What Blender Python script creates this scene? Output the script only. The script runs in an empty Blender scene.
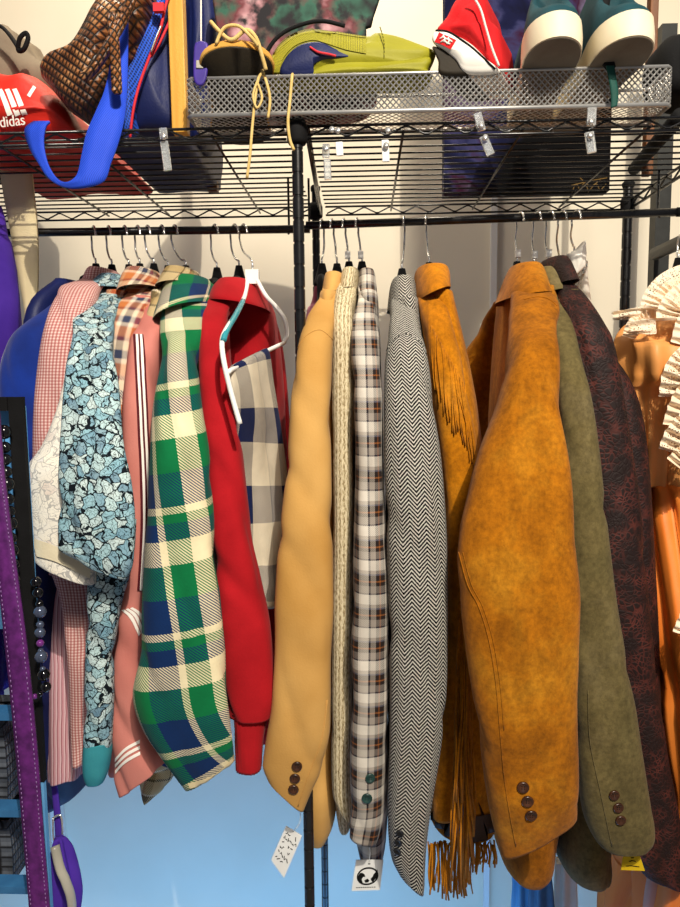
import bpy, math, random
from mathutils import Vector, Matrix, noise
from mathutils.bvhtree import BVHTree
random.seed(7)
scene = bpy.context.scene
COL = scene.collection
PI = math.pi
# ------------------------------------------------------------------ camera
FPX, PITCH, YAW, ROLL = 700.0, math.radians(6.03), math.radians(2.05), math.radians(0.62)
CAM = Vector((0, 0, 1.5))
_f0 = Vector((-math.sin(YAW), math.cos(YAW), 0))
_r0 = Vector((math.cos(YAW), math.sin(YAW), 0))
FWD = _f0 * math.cos(PITCH) - Vector((0, 0, 1)) * math.sin(PITCH)
_u0 = _f0 * math.sin(PITCH) + Vector((0, 0, 1)) * math.cos(PITCH)
RGT = _r0 * math.cos(ROLL) - _u0 * math.sin(ROLL)
UPV = _r0 * math.sin(ROLL) + _u0 * math.cos(ROLL)
cd = bpy.data.cameras.new('camera'); cam = bpy.data.objects.new('camera', cd); COL.objects.link(cam)
cd.sensor_fit = 'VERTICAL'; cd.sensor_height = 36.0; cd.lens = FPX / 907 * 36.0; cd.clip_start = 0.02
m = Matrix((RGT, UPV, -FWD)).transposed().to_4x4(); m.translation = CAM
cam.matrix_world = m; scene.camera = cam

def ray(px, py):
    return (FWD + RGT * ((px - 340) / FPX) + UPV * ((453.5 - py) / FPX))
def P(px, py, Y):
    """point of the rack-aligned world (x along the rail, y away from the viewer) at depth Y"""
    d = ray(px, py); return CAM + d * (Y / d.y)

# ------------------------------------------------------------------ objects
def srgb(h):
    h = h.lstrip('#'); c = [int(h[i:i+2], 16) / 255 for i in (0, 2, 4)]
    return tuple(x / 12.92 if x <= .04045 else ((x + .055) / 1.055) ** 2.4 for x in c) + (1,)

def tag(o, label=None, cat=None, group=None, kind=None):
    if label: o['label'] = label
    if cat: o['category'] = cat
    if group: o['group'] = group
    if kind: o['kind'] = kind
    return o
def thing(name, label, cat, loc=(0, 0, 0), group=None, kind=None):
    o = bpy.data.objects.new(name, None); COL.objects.link(o); o.location = loc; o.empty_display_size = .02
    return tag(o, label, cat, group, kind)
def root_loc(o):
    while o is not None:
        if o.parent is None: return Vector(o.location)
        o = o.parent
    return Vector((0, 0, 0))

class MB:
    def __init__(s): s.v = []; s.f = []; s.uv = []
    def add(s, vs, fs, uvs=None):
        b = len(s.v); s.v += [Vector(v) for v in vs]
        for k, f in enumerate(fs):
            s.f.append([b + i for i in f])
            s.uv.append(uvs[k] if uvs else None)
        return s
    def box(s, c, d, rot=None):
        c = Vector(c); hx, hy, hz = d[0] / 2, d[1] / 2, d[2] / 2
        vs = [Vector((x, y, z)) for x in (-hx, hx) for y in (-hy, hy) for z in (-hz, hz)]
        if rot: vs = [rot @ v for v in vs]
        return s.add([c + v for v in vs], [(0, 1, 3, 2), (4, 6, 7, 5), (0, 4, 5, 1), (2, 3, 7, 6), (0, 2, 6, 4), (1, 5, 7, 3)])
    def tube(s, pts, r, n=8, closed=False, flat=1.0):
        pts = [Vector(p) for p in pts]; N = len(pts); vs = []; ref = None
        rr = r if isinstance(r, (list, tuple)) else [r] * N
        for i, p in enumerate(pts):
            a = pts[i - 1] if (i > 0 or closed) else p
            b = pts[(i + 1) % N] if (i < N - 1 or closed) else p
            t = (b - a).normalized()
            if ref is None:
                ref = t.cross(Vector((0, 0, 1)))
                if ref.length < .1: ref = t.cross(Vector((0, 1, 0)))
                ref.normalize()
            ref = (ref - t * ref.dot(t)).normalized(); o = t.cross(ref)
            for k in range(n):
                q = 2 * PI * k / n
                vs.append(p + (ref * math.cos(q) + o * math.sin(q) * flat) * rr[i])
        fs = []; L = N if closed else N - 1
        for i in range(L):
            j = (i + 1) % N
            for k in range(n):
                k2 = (k + 1) % n
                fs.append((i * n + k, i * n + k2, j * n + k2, j * n + k))
        if not closed:
            fs.append(tuple(reversed(range(n)))); fs.append(tuple((N - 1) * n + k for k in range(n)))
        return s.add(vs, fs)
    def lathe(s, prof, c, ax, n=20):
        """prof: (radius, height) pairs about axis ax through c"""
        ax = Vector(ax).normalized(); e = ax.cross(Vector((0, 0, 1)))
        if e.length < .05: e = ax.cross(Vector((0, 1, 0)))
        e.normalize(); g = ax.cross(e); c = Vector(c); vs = []
        for r, h in prof:
            for k in range(n):
                q = 2 * PI * k / n
                vs.append(c + ax * h + (e * math.cos(q) + g * math.sin(q)) * r)
        fs = []
        for i in range(len(prof) - 1):
            for k in range(n):
                k2 = (k + 1) % n
                fs.append((i * n + k, i * n + k2, (i + 1) * n + k2, (i + 1) * n + k))
        fs.append(tuple(reversed(range(n)))); fs.append(tuple((len(prof) - 1) * n + k for k in range(n)))
        return s.add(vs, fs)
    def ball(s, c, r, n=10, sc=(1, 1, 1)):
        c = Vector(c); vs = []; fs = []; h = n // 2 + 1
        for i in range(h + 1):
            a = PI * i / h
            for k in range(n):
                q = 2 * PI * k / n
                vs.append(c + Vector((math.sin(a) * math.cos(q) * sc[0], math.sin(a) * math.sin(q) * sc[1], math.cos(a) * sc[2])) * r)
        for i in range(h):
            for k in range(n):
                k2 = (k + 1) % n
                fs.append((i * n + k, (i + 1) * n + k, (i + 1) * n + k2, i * n + k2))
        return s.add(vs, fs)
    def bvh(s): return BVHTree.FromPolygons([tuple(v) for v in s.v], s.f)
    def build(s, name, mat, parent=None, smooth=True, angle=None):
        off = root_loc(parent)
        me = bpy.data.meshes.new(name)
        me.from_pydata([tuple(v - off) for v in s.v], [], s.f)
        ul = me.uv_layers.new(name='UVMap')
        for p, uv in zip(me.polygons, s.uv):
            for q, li in enumerate(p.loop_indices):
                if uv: ul.data[li].uv = uv[q]
                else:
                    co = me.vertices[me.loops[li].vertex_index].co; ul.data[li].uv = (co.x + co.y, co.z)
        me.polygons.foreach_set('use_smooth', [smooth] * len(me.polygons))
        me.materials.append(mat); me.update()
        if smooth and angle:
            try: me.set_sharp_from_angle(angle=math.radians(angle))
            except Exception: pass
        o = bpy.data.objects.new(name, me); COL.objects.link(o)
        if parent is not None: o.parent = parent
        return o

def cr(a, b, c, d, t):
    return .5 * (2 * b + (c - a) * t + (2 * a - 5 * b + 4 * c - d) * t * t + (3 * b - a - 3 * c + d) * t ** 3)
def spline(rows, m):
    """Catmull-Rom through numeric tuples, m steps between neighbours"""
    out = []; N = len(rows)
    for i in range(N - 1):
        p = [rows[max(0, min(N - 1, i + k))] for k in (-1, 0, 1, 2)]
        for q in range(m):
            t = q / m
            out.append(tuple(cr(p[0][k], p[1][k], p[2][k], p[3][k], t) for k in range(len(rows[0]))))
    out.append(tuple(rows[-1])); return out
def spline3(pts, m=6): return [Vector(p) for p in spline([tuple(p) for p in pts], m)]
def pxpath(pts, m=6):
    """(px, py, Y) triples -> smooth 3-D path"""
    return [P(*p) for p in spline(pts, m)]

def norm_row(r):
    if len(r) == 5: py, xl, xr, Y, b = r; return (xl, py, Y, xr, py, Y, b)
    if len(r) == 6: xl, yl, xr, yr, Y, b = r; return (xl, yl, Y, xr, yr, Y, b)
    return r
def loft(rows, n=48, m=7, amp=.003, fr=(12, 12, 2.6), seed=0, ex=2.5, folds=(), hem=True, cap=True, sag=0.0, rid=None):
    """a hanging cloth tube: each row is the left and right edge (image row, depth) and half-thickness"""
    if rid is None: rid = amp * 1.1
    mb = MB(); R = spline([norm_row(r) for r in rows], m); vs = []; us = []; vv = 0; vl = []; pc = None
    centres = []
    for j, (xl, yl, Yl, xr, yr, Yr, b) in enumerate(R):
        L = P(xl, yl, Yl); Q = P(xr, yr, Yr); c = (L + Q) / 2; h = (Q - L) / 2
        if pc is not None: vv += (c - pc).length
        pc = c; vl.append(vv); centres.append(c)
        if b < .06 and cap: b *= .6
        hh = Vector((h.x, h.y, 0)); d = Vector((-hh.y, hh.x, 0)).normalized() * max(b, .002)
        ring = []
        for i in range(n):
            th = PI / 2 + 2 * PI * i / n
            ct, st = math.cos(th), math.sin(th)
            e = 2 / ex
            p = c + h * (math.copysign(abs(ct) ** e, ct)) + d * (math.copysign(abs(st) ** e, st))
            o = (p - c); o.z = 0
            if o.length > 1e-6: o.normalize()
            a = 0
            k = min(1, j / (len(R) * .18) + .25)
            for (am, fx, ph, dr) in folds: a += am * math.sin(fx * th + ph + dr * vv)
            q = Vector((p.x * fr[0] + seed * 7.3, p.y * fr[1] + seed, p.z * fr[2]))
            a += amp * (noise.noise(q) + .5 * noise.noise(q * 2.3))
            q2 = Vector(((p.x + p.z * .35) * 15 + seed * 3.1, p.y * 9, p.z * 4.5 + seed)); a -= rid * max(0, 1 - 5 * abs(noise.noise(q2))) 
            p = p + o * a * k
            if sag: p.z -= sag * max(0, -st) * (j / len(R)) ** 4
            ring.append(p)
        # arc length measured from the front centre
        acc = [0]
        for i in range(n): acc.append(acc[-1] + (ring[(i + 1) % n] - ring[i]).length)
        mid = acc[n // 2]; us.append([a - mid for a in acc]); vs += ring
    J = len(R)
    fs = []; uvs = []
    for j in range(J - 1):
        for i in range(n):
            i2 = (i + 1) % n
            fs.append((j * n + i, (j + 1) * n + i, (j + 1) * n + i2, j * n + i2))
            uvs.append(((us[j][i], -vl[j]), (us[j + 1][i], -vl[j + 1]), (us[j + 1][i + 1], -vl[j + 1]), (us[j][i + 1], -vl[j])))
    if cap:
        b = len(vs); vs.append(centres[0] + Vector((0, 0, .001)))
        for i in range(n):
            fs.append((b, i, (i + 1) % n)); uvs.append(((0, 0), (us[0][i], 0), (us[0][i + 1], 0)))
    if hem:   # turn the edge inwards so the opening has thickness
        last = [vs[(J - 1) * n + i] for i in range(n)]; c = centres[-1]; up = (centres[-4] - centres[-1])
        prev = (J - 1) * n; pl = [i for i in range(n)]
        for (sc, k) in ((.93, .02), (.88, .5), (.8, 1.0)):
            b = len(vs)
            for i in range(n): vs.append(c + (last[i] - c) * sc + up * k)
            for i in range(n):
                i2 = (i + 1) % n
                fs.append((prev + i, b + i, b + i2, prev + i2))
                uvs.append(tuple((us[-1][q], -vl[-1] - .005 * k) for q in (i, i, i + 1, i + 1)))
            prev = b
        b = len(vs); vs.append(c + up)
        for i in range(n): fs.append((prev + i, b, prev + (i + 1) % n)); uvs.append(((0, 0), (0, 0), (0, 0)))
    mb.add(vs, fs, uvs); return mb

def hit(bvh, px, py):
    d = ray(px, py).normalized(); p, nrm, i, dist = bvh.ray_cast(CAM, d)
    if p is None:
        p, nrm, i, dist = bvh.find_nearest(P(px, py, .8))
    if nrm.dot(d) > 0: nrm = -nrm
    return p, nrm

def strip_on(bvh, left, right, lift=.0015, m=6, across=4):
    """a band of cloth lying on a surface, between two image-space edges"""
    A = spline(left, m); B = spline(right, m); mb = MB(); vs = []; fs = []; uvs = []
    L = len(A); n = across
    for j in range(L):
        for k in range(n + 1):
            t = k / n; p, nr = hit(bvh, A[j][0] * (1 - t) + B[j][0] * t, A[j][1] * (1 - t) + B[j][1] * t)
            vs.append(p + nr * lift)
    for j in range(L - 1):
        for k in range(n):
            fs.append((j * (n + 1) + k, (j + 1) * (n + 1) + k, (j + 1) * (n + 1) + k + 1, j * (n + 1) + k + 1))
            uvs.append(((k / n, -j * .01), (k / n, -(j + 1) * .01), ((k + 1) / n, -(j + 1) * .01), ((k + 1) / n, -j * .01)))
    mb.add(vs, fs, uvs); return mb
def line_on(bvh, pts, r=.0007, lift=.0004, m=6):
    mb = MB(); mb.tube([(lambda h: h[0] + h[1] * lift)(hit(bvh, *p)) for p in spline(pts, m)], r, 6); return mb

def smooth_outline(pts, n, sharp=False):
    N = len(pts); fine = []
    for i in range(N):
        p = [pts[(i + k) % N] for k in (-1, 0, 1, 2)]
        for q in range(10):
            t = q / 10
            fine.append(tuple(p[1][k] * (1 - t) + p[2][k] * t if sharp else cr(p[0][k], p[1][k], p[2][k], p[3][k], t) for k in (0, 1)))
    acc = [0]
    for i in range(len(fine)): acc.append(acc[-1] + math.dist(fine[i], fine[(i + 1) % len(fine)]))
    out = []; k = 0
    for i in range(n):
        s = acc[-1] * i / n
        while acc[k + 1] < s: k += 1
        t = (s - acc[k]) / max(1e-9, acc[k + 1] - acc[k]); a, b = fine[k], fine[(k + 1) % len(fine)]
        out.append((a[0] * (1 - t) + b[0] * t, a[1] * (1 - t) + b[1] * t))
    return out
def slab(outline, Y0, depth, rnd=.01, bulge=0.0, n=72, amp=0.0, fr=18, seed=0, sharp=False, dirv=(0, 1, 0)):
    """a solid whose front outline is given; it has its own depth, rounded edges and domed faces"""
    pts = [P(x, y, Y0) for x, y in smooth_outline(outline, n, sharp)]
    nrm = sum((pts[i].x * pts[(i + 1) % n].z - pts[(i + 1) % n].x * pts[i].z) for i in range(n))
    if nrm < 0: pts.reverse()          # counter-clockwise as the viewer sees it
    c = sum(pts, Vector()) / n; dv = Vector(dirv).normalized()
    hx = max(abs(p.x - c.x) for p in pts); hz = max(abs(p.z - c.z) for p in pts)
    rings = []
    def ring(ins, y):
        sx = max(.0, 1 - ins / hx); sz = max(.0, 1 - ins / hz)
        return [c + Vector(((p.x - c.x) * sx, 0, (p.z - c.z) * sz)) + dv * y for p in pts]
    prof = []
    K = 4
    rn = min(rnd, hx * .6, hz * .6)
    inner = [0.15, .35, .55, .75, .9]
    def dome(s): return bulge * (1 - s * s)
    R = []
    base = ring(rn, 0)
    for s in inner: R.append([c + (p - c) * s - dv * dome(s) for p in base])
    for k in range(K + 1):
        a = PI / 2 * k / K
        R.append(ring(rn * (1 - math.sin(a)), rn * (1 - math.cos(a))))
    for k in range(K + 1):
        a = PI / 2 * k / K
        R.append(ring(rn * (1 - math.cos(a)), depth - rn * (1 - math.sin(a))))
    backr = R[-1]; cb = c + dv * depth
    for s in reversed(inner): R.append([cb + (p - cb) * s + dv * dome(s) * .4 for p in backr])
    mb = MB(); vs = []
    for r in R: vs += r
    if amp:
        vs = [v + Vector((noise.noise(v * fr + Vector((seed, 0, 0))), noise.noise(v * fr + Vector((0, seed + 5, 0))), noise.noise(v * fr + Vector((0, 0, seed + 9))))) * amp for v in vs]
    fs = []
    for j in range(len(R) - 1):
        for i in range(n):
            i2 = (i + 1) % n
            fs.append((j * n + i, (j + 1) * n + i, (j + 1) * n + i2, j * n + i2))
    b = len(vs); vs.append(c - dv * bulge); vs.append(cb + dv * bulge * .4)
    for i in range(n):
        fs.append((b, i, (i + 1) % n)); q = (len(R) - 1) * n
        fs.append((b + 1, q + (i + 1) % n, q + i))
    uvs = [tuple((vs[i].x, vs[i].z) for i in f) for f in fs]
    mb.add(vs, fs, uvs); return mb
def ribbon(pairs, th=.0015, m=6):
    """pairs of (px,py,Y),(px,py,Y) edges -> a strap with thickness"""
    A = [P(*p) for p in spline([p[0] for p in pairs], m)]; B = [P(*p) for p in spline([p[1] for p in pairs], m)]
    mb = MB(); vs = []; N = len(A); acc = 0; vl = []
    for i in range(N):
        t = (A[min(N - 1, i + 1)] - A[max(0, i - 1)]) + (B[min(N - 1, i + 1)] - B[max(0, i - 1)])
        w = B[i] - A[i]; nr = t.cross(w)
        nr = nr.normalized() if nr.length > 1e-9 else Vector((0, -1, 0))
        if i: acc += ((A[i] + B[i]) / 2 - (A[i - 1] + B[i - 1]) / 2).length
        vl.append(acc)
        for sgn in (1, -1):
            for k in range(4):
                vs.append((A[i] if sgn > 0 else B[i]) * (1 - k / 3) + (B[i] if sgn > 0 else A[i]) * (k / 3) + nr * th * sgn)
    fs = []; uvs = []
    for i in range(N - 1):
        for k in range(8):
            k2 = (k + 1) % 8
            fs.append((i * 8 + k, i * 8 + k2, (i + 1) * 8 + k2, (i + 1) * 8 + k))
            ua, ub = ((k / 3, (k + 1) / 3) if k < 3 else (1, 1) if k == 3 else ((7 - k) / 3, (6 - k) / 3) if k < 7 else (0, 0))
            uvs.append(((ua, -vl[i]), (ub, -vl[i]), (ub, -vl[i + 1]), (ua, -vl[i + 1])))
    fs.append(tuple(range(7, -1, -1))); fs.append(tuple((N - 1) * 8 + k for k in range(8))); uvs += [None, None]
    mb.add(vs, fs, uvs); return mb
# ------------------------------------------------------------------ materials
class X:
    def __init__(s, t, k): s.t = t; s.k = k
    def op(s, o, *a):
        n = s.t.nodes.new('ShaderNodeMath'); n.operation = o; s.t.links.new(s.k, n.inputs[0])
        for i, q in enumerate(a):
            if isinstance(q, X): s.t.links.new(q.k, n.inputs[i + 1])
            else: n.inputs[i + 1].default_value = q
        return X(s.t, n.outputs[0])
    def __add__(s, o): return s.op('ADD', o)
    def __sub__(s, o): return s.op('SUBTRACT', o)
    def __mul__(s, o): return s.op('MULTIPLY', o)
    def __truediv__(s, o): return s.op('DIVIDE', o)
    def frac(s): return s.op('FRACT')
    def gt(s, o): return s.op('GREATER_THAN', o)
    def lt(s, o): return s.op('LESS_THAN', o)
    def sin(s): return s.op('SINE')
    def abs(s): return s.op('ABSOLUTE')
    def smooth(s, a, b):
        n = s.t.nodes.new('ShaderNodeMapRange'); n.interpolation_type = 'SMOOTHSTEP'
        s.t.links.new(s.k, n.inputs[0]); n.inputs[1].default_value = a; n.inputs[2].default_value = b
        return X(s.t, n.outputs[0])
class Mat:
    def __init__(s, name, rough=.85, spec=.25, metal=0, sheen=0):
        s.m = bpy.data.materials.new(name); s.m.use_nodes = True; s.t = s.m.node_tree
        s.b = s.t.nodes['Principled BSDF']; s.b.inputs['Roughness'].default_value = rough
        s.b.inputs['Specular IOR Level'].default_value = spec; s.b.inputs['Metallic'].default_value = metal
        sheen *= .25
        if sheen:
            s.b.inputs['Sheen Weight'].default_value = sheen; s.b.inputs['Sheen Roughness'].default_value = .5
        s._uv = None; s._ob = None
    def uvw(s, rot=0, obj=False, scale=(1, 1, 1)):
        tc = s.t.nodes.new('ShaderNodeTexCoord'); mp = s.t.nodes.new('ShaderNodeMapping')
        s.t.links.new(tc.outputs['Object' if obj else 'UV'], mp.inputs[0]); mp.inputs['Rotation'].default_value[2] = math.radians(rot)
        mp.inputs['Scale'].default_value = scale
        return mp.outputs[0]
    def uv(s, rot=0):
        sp = s.t.nodes.new('ShaderNodeSeparateXYZ'); s.t.links.new(s.uvw(rot), sp.inputs[0])
        return X(s.t, sp.outputs[0]), X(s.t, sp.outputs[1])
    def noise(s, scale, detail=3, vec=None, obj=True, rough=.5, aniso=(1, 1, 1), dist=0):
        n = s.t.nodes.new('ShaderNodeTexNoise'); n.inputs['Scale'].default_value = scale; n.inputs['Detail'].default_value = detail
        n.inputs['Roughness'].default_value = rough; n.inputs['Distortion'].default_value = dist
        s.t.links.new(vec if vec is not None else s.uvw(obj=obj, scale=aniso), n.inputs['Vector'])
        return X(s.t, n.outputs[0])
    def voro(s, scale, feature='DISTANCE_TO_EDGE', vec=None, rnd=1, obj=False, out=0, aniso=(1, 1, 1)):
        n = s.t.nodes.new('ShaderNodeTexVoronoi'); n.feature = feature; n.inputs['Scale'].default_value = scale
        n.inputs['Randomness'].default_value = rnd
        s.t.links.new(vec if vec is not None else s.uvw(obj=obj, scale=aniso), n.inputs['Vector'])
        return n
    def ramp(s, x, stops, const=False):
        n = s.t.nodes.new('ShaderNodeValToRGB'); r = n.color_ramp
        if const: r.interpolation = 'CONSTANT'
        while len(r.elements) < len(stops): r.elements.new(.5)
        for e, (p, c) in zip(r.elements, stops): e.position = p; e.color = srgb(c)
        s.t.links.new(x.k if isinstance(x, X) else x, n.inputs[0]); return n.outputs[0]
    def mix(s, f, a, b, mode='MIX'):
        n = s.t.nodes.new('ShaderNodeMix'); n.data_type = 'RGBA'; n.blend_type = mode
        for sk, q in ((n.inputs[0], f), (n.inputs[6], a), (n.inputs[7], b)):
            if isinstance(q, X): s.t.links.new(q.k, sk)
            elif isinstance(q, str): sk.default_value = srgb(q)
            elif isinstance(q, (int, float)): sk.default_value = q
            else: s.t.links.new(q, sk)
        return n.outputs[2]
    def col(s, c):
        if isinstance(c, str): s.b.inputs['Base Color'].default_value = srgb(c)
        else: s.t.links.new(c, s.b.inputs['Base Color'])
        return s
    def bump(s, x, strength=.3, dist=.001):
        n = s.t.nodes.new('ShaderNodeBump'); n.inputs['Strength'].default_value = strength; n.inputs['Distance'].default_value = dist
        s.t.links.new(x.k if isinstance(x, X) else x, n.inputs['Height']); s.t.links.new(n.outputs[0], s.b.inputs['Normal']); return s
    def warp(s, amt, sc):
        n = s.t.nodes.new('ShaderNodeTexNoise'); n.inputs['Scale'].default_value = sc; s.t.links.new(s.uvw(), n.inputs['Vector'])
        v = s.t.nodes.new('ShaderNodeVectorMath'); v.operation = 'MULTIPLY_ADD'
        s.t.links.new(n.outputs[1], v.inputs[0]); v.inputs[1].default_value = (amt, amt, 0); s.t.links.new(s.uvw(), v.inputs[2])
        return v.outputs[0]

def plain(name, c, c2=None, rough=.85, spec=.25, metal=0, sc=60, bump=.25, sheen=0, detail=4, aniso=(1, 1, 1)):
    M = Mat(name, rough, spec, metal, sheen)
    if c2: M.col(M.ramp(M.noise(sc, detail, aniso=aniso), [(.3, c), (.7, c2)]))
    else: M.col(c)
    if bump: M.bump(M.noise(420, 2), bump)
    return M.m
def segs(lst):
    tot = sum(w for w, c in lst); a = 0; out = []
    for w, c in lst: out.append((a / tot, c)); a += w
    return out, tot
def plaid(name, warp, weft, twill=.0036, rot=0, off=(0, 0), rough=.9, thr=.5, tw_mix=1.0):
    """warp / weft: (width in metres, colour) sequences; a twill mask shows one thread set or the other"""
    M = Mat(name, rough, .15, sheen=.15); u, v = M.uv(rot)
    a, ta = segs(warp); b, tb = segs(weft)
    ca = M.ramp((u / ta + off[0]).frac(), a, True); cb = M.ramp((v / tb + off[1]).frac(), b, True)
    if twill: k = ((u + v) / twill).frac().gt(thr)
    else: k = .5
    nz = M.noise(35, 3)
    c = M.mix(k, ca, cb)
    if tw_mix < 1: c = M.mix(tw_mix, M.mix(.5, ca, cb), c)
    M.col(M.mix(.25, c, M.ramp(nz, [(.3, '#8a8a8a'), (.7, '#ffffff')]), 'MULTIPLY'))
    M.bump(M.noise(380, 2), .3)
    return M.m

mt = {}
mt['wall'] = (lambda M: M.col(M.ramp(M.noise(2.5, 4), [(.3, '#dacfb8'), (.7, '#e9e0cb')])).bump(M.noise(90, 3), .08))(Mat('wall_paint', .75, .25)).m
mt['trimpaint'] = plain('trim_paint', '#d7d6d2', '#e3e1dc', .5, .4, sc=8, bump=0)
mt['floor'] = plain('floor_boards', '#8a8784', '#a09c98', .6, .3, sc=6)
mt['black'] = plain('black_coated_metal', '#0c0c0d', '#161618', .27, .6, sc=40, bump=.05)
mt['blackmat'] = plain('black_matt', '#0b0b0c', '#121214', .8, .2, sc=40)
mt['velvetblk'] = plain('black_flocked', '#070708', '#0e0e10', .95, .1, sheen=.2)
mt['steel'] = plain('bright_steel', '#dededc', None, .25, .5, .75, bump=0)
mt['traymetal'] = plain('tray_metal', '#a6a5a3', '#c4c3c0', .35, .5, .7, sc=30, bump=0)
mt['graypost'] = plain('dark_gray_metal', '#20211f', '#2c2d2b', .5, .4, .2, bump=0)
M = Mat('clear_plastic', .12, .5); M.b.inputs['Transmission Weight'].default_value = .75; M.b.inputs['IOR'].default_value = 1.3; M.col('#eef2f4'); mt['clear'] = M.m
M = Mat('teal_plastic', .15, .5); M.b.inputs['Transmission Weight'].default_value = .3; M.col('#3fa9b8'); mt['tealplastic'] = M.m
mt['whiteplastic'] = plain('white_plastic', '#f1f0ec', None, .35, .5, bump=0)
mt['paper'] = plain('white_paper', '#f2f3f1', '#e6e8e8', .7, .2, sc=25, bump=0)
mt['ink'] = plain('black_ink', '#141414', None, .8, .1, bump=0)
mt['yellowpaper'] = plain('yellow_paper', '#d8b71f', '#c9a716', .75, .2, sc=25, bump=0)
mt['string'] = plain('clear_thread', '#dfe6ea', None, .5, .3, bump=0)
# ---- garments
mt['velvet'] = plain('blue_velvet', '#041f66', '#082f8c', .8, .2, sc=18, sheen=.8)
M = Mat('pink_check', .9, .15); u, v = M.uv(0)
st = (u / .0040).frac().gt(.5); chk = (v / .0036).frac().gt(.5)
c = M.mix(st, M.mix(chk, '#b06c68', '#c98a84'), M.mix(chk, '#cf9d98', '#ecd0c9'))
M.col(M.mix(.3, c, M.ramp(M.noise(14, 3), [(.3, '#b5a0a0'), (.7, '#ffffff')]), 'MULTIPLY')).bump(M.noise(300), .2); mt['pinkcheck'] = M.m
M = Mat('pink_stripe', .9, .15); u, v = M.uv(0)
w = u + M.noise(30, 2) * .003
st = (w / .0050).frac()
M.col(M.ramp(st, [(0, '#c58a93'), (.35, '#ecd0d4'), (.55, '#95424f'), (.8, '#d6a2aa')])).bump(M.noise(300), .2); mt['pinkstripe'] = M.m
def scribble(name, base, base2, line, sc, wid, w1=.012, w2=60, rough=.85):
    M = Mat(name, rough, .2); vec = M.warp(w1, w2)
    d = M.voro(sc, vec=vec); e = X(M.t, d.outputs['Distance']).lt(wid)
    f = M.voro(sc, 'F1', vec=vec); M.b
    sp = M.t.nodes.new('ShaderNodeSeparateColor'); M.t.links.new(f.outputs['Color'], sp.inputs[0])
    cell = M.ramp(X(M.t, sp.outputs[0]), base, True)
    inner = M.voro(sc * 2.6, vec=vec); e2 = X(M.t, inner.outputs['Distance']).lt(wid * .8)
    cell = M.mix(M.noise(55, 3, obj=False), cell, base2)
    c = M.mix(e2 * .85, cell, line)
    c = M.mix(e, c, line)
    M.col(c).bump(M.noise(300), .15); return M.m
mt['bluefloral'] = scribble('blue_floral_print', [(0, '#d3dfdb'), (.24, '#6fa6ba'), (.4, '#c2d8d6'), (.56, '#3d7c9d'), (.72, '#9cc3cc'), (.84, '#1f567e')], '#a9c9d0', '#061018', 92, .046, .012, 110)
mt['creamprint'] = scribble('cream_swirl_print', [(0, '#efe6d2'), (.4, '#e6dccb'), (.7, '#ddd8d6'), (.88, '#d9c3b4')], '#ecebe4', '#b2b0ac', 70, .03, .03, 60)
mt['creamband'] = plain('cream_cuff_cloth', '#e6dcc0', '#d8cdb0', .9, .2, sc=30)
mt['greenribbon'] = plain('dark_green_ribbon', '#0f4036', '#15524a', .7, .3, sc=30)
mt['teal'] = plain('teal_cuff_cloth', '#2d7f8d', '#3a919c', .8, .2, sc=30)
mt['orangeplaid'] = plaid('orange_plaid', [(.012, '#c9743c'), (.006, '#efe2cf'), (.009, '#3c3f55'), (.006, '#e9d9c2'), (.008, '#a8443c'), (.01, '#e0b184')], [(.014, '#d0814a'), (.006, '#e9d6bd'), (.01, '#3a4560'), (.012, '#e6cfae'), (.005, '#7c2f33')], .003, 8)
mt['salmon'] = plain('salmon_jersey', '#bf7167', '#cf857a', .8, .25, sc=14)
mt['whitecloth'] = plain('white_trim_cloth', '#f3ece4', None, .85, .2)
mt['maroontrim'] = plain('maroon_trim_cloth', '#54171f', None, .85, .2)
mt['beigeplaid'] = plaid('tan_plaid', [(.02, '#c8b184'), (.003, '#3a2a1c'), (.012, '#e2d0a6'), (.004, '#7c3a26'), (.01, '#8f7a4e')], [(.022, '#cdb78a'), (.004, '#2a241c'), (.014, '#b89a62'), (.01, '#4a4034'), (.003, '#efe6cc')], .003, 12)
NV, GR, CRM, DG = '#0d2c5c', '#07703f', '#ecdfb8', '#063a28'
mt['greenplaid'] = plaid('green_plaid_flannel', [(.024, CRM), (.026, GR), (.036, NV), (.008, CRM), (.026, GR)],
                         [(.026, CRM), (.018, NV), (.010, GR), (.008, CRM), (.036, NV), (.036, GR)], .0036, -8, off=(.3, .1), tw_mix=.85)
mt['red'] = plain('red_wool_knit', '#980f18', '#b01720', .9, .15, sc=20, sheen=.15)
mt['checkcloth'] = plaid('navy_cream_block_check', [(.034, '#e9ddc3'), (.003, '#b5ad9f'), (.026, '#cfc6b4'), (.028, '#141f48')], [(.055, '#e9ddc3'), (.046, '#182250')], .0022, 4, off=(.3, .62), tw_mix=.6)
mt['tan'] = plain('tan_wool', '#b48440', '#d2a561', .9, .15, sc=7, detail=7, sheen=.15)
M = Mat('oatmeal_knit', .95, .1); u, v = M.uv(0)
nz = M.noise(1, 3, vec=M.uvw(scale=(700, 160, 1)), rough=.7); rib = ((u / .0052) .frac() - .5).abs()
c = M.ramp(nz + rib * .35, [(.36, '#5f5138'), (.5, '#a08e6a'), (.66, '#dccfae')])
M.col(c).bump(rib + nz, .6, .0015); mt['oatmeal'] = M.m
mt['bwplaid'] = plaid('brown_white_plaid', [(.009, '#d9d1c4'), (.0022, '#2c2a33'), (.006, '#a79d92'), (.004, '#2a211e'), (.0016, '#8a4f26'), (.006, '#2a211e'), (.003, '#c9c1b5')], [(.011, '#ddd6ca'), (.0018, '#26283a'), (.008, '#8a8078'), (.004, '#241d1c'), (.0018, '#9a5c2b'), (.006, '#241d1c'), (.0018, '#6b6c7a'), (.004, '#a39a90')], .0022, 0, off=(.35, .1), tw_mix=.35)
M = Mat('herringbone_tweed', .92, .1); u, v = M.uv(0)
zz = ((u / .0175).frac() - .5).abs() * .0175
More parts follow.
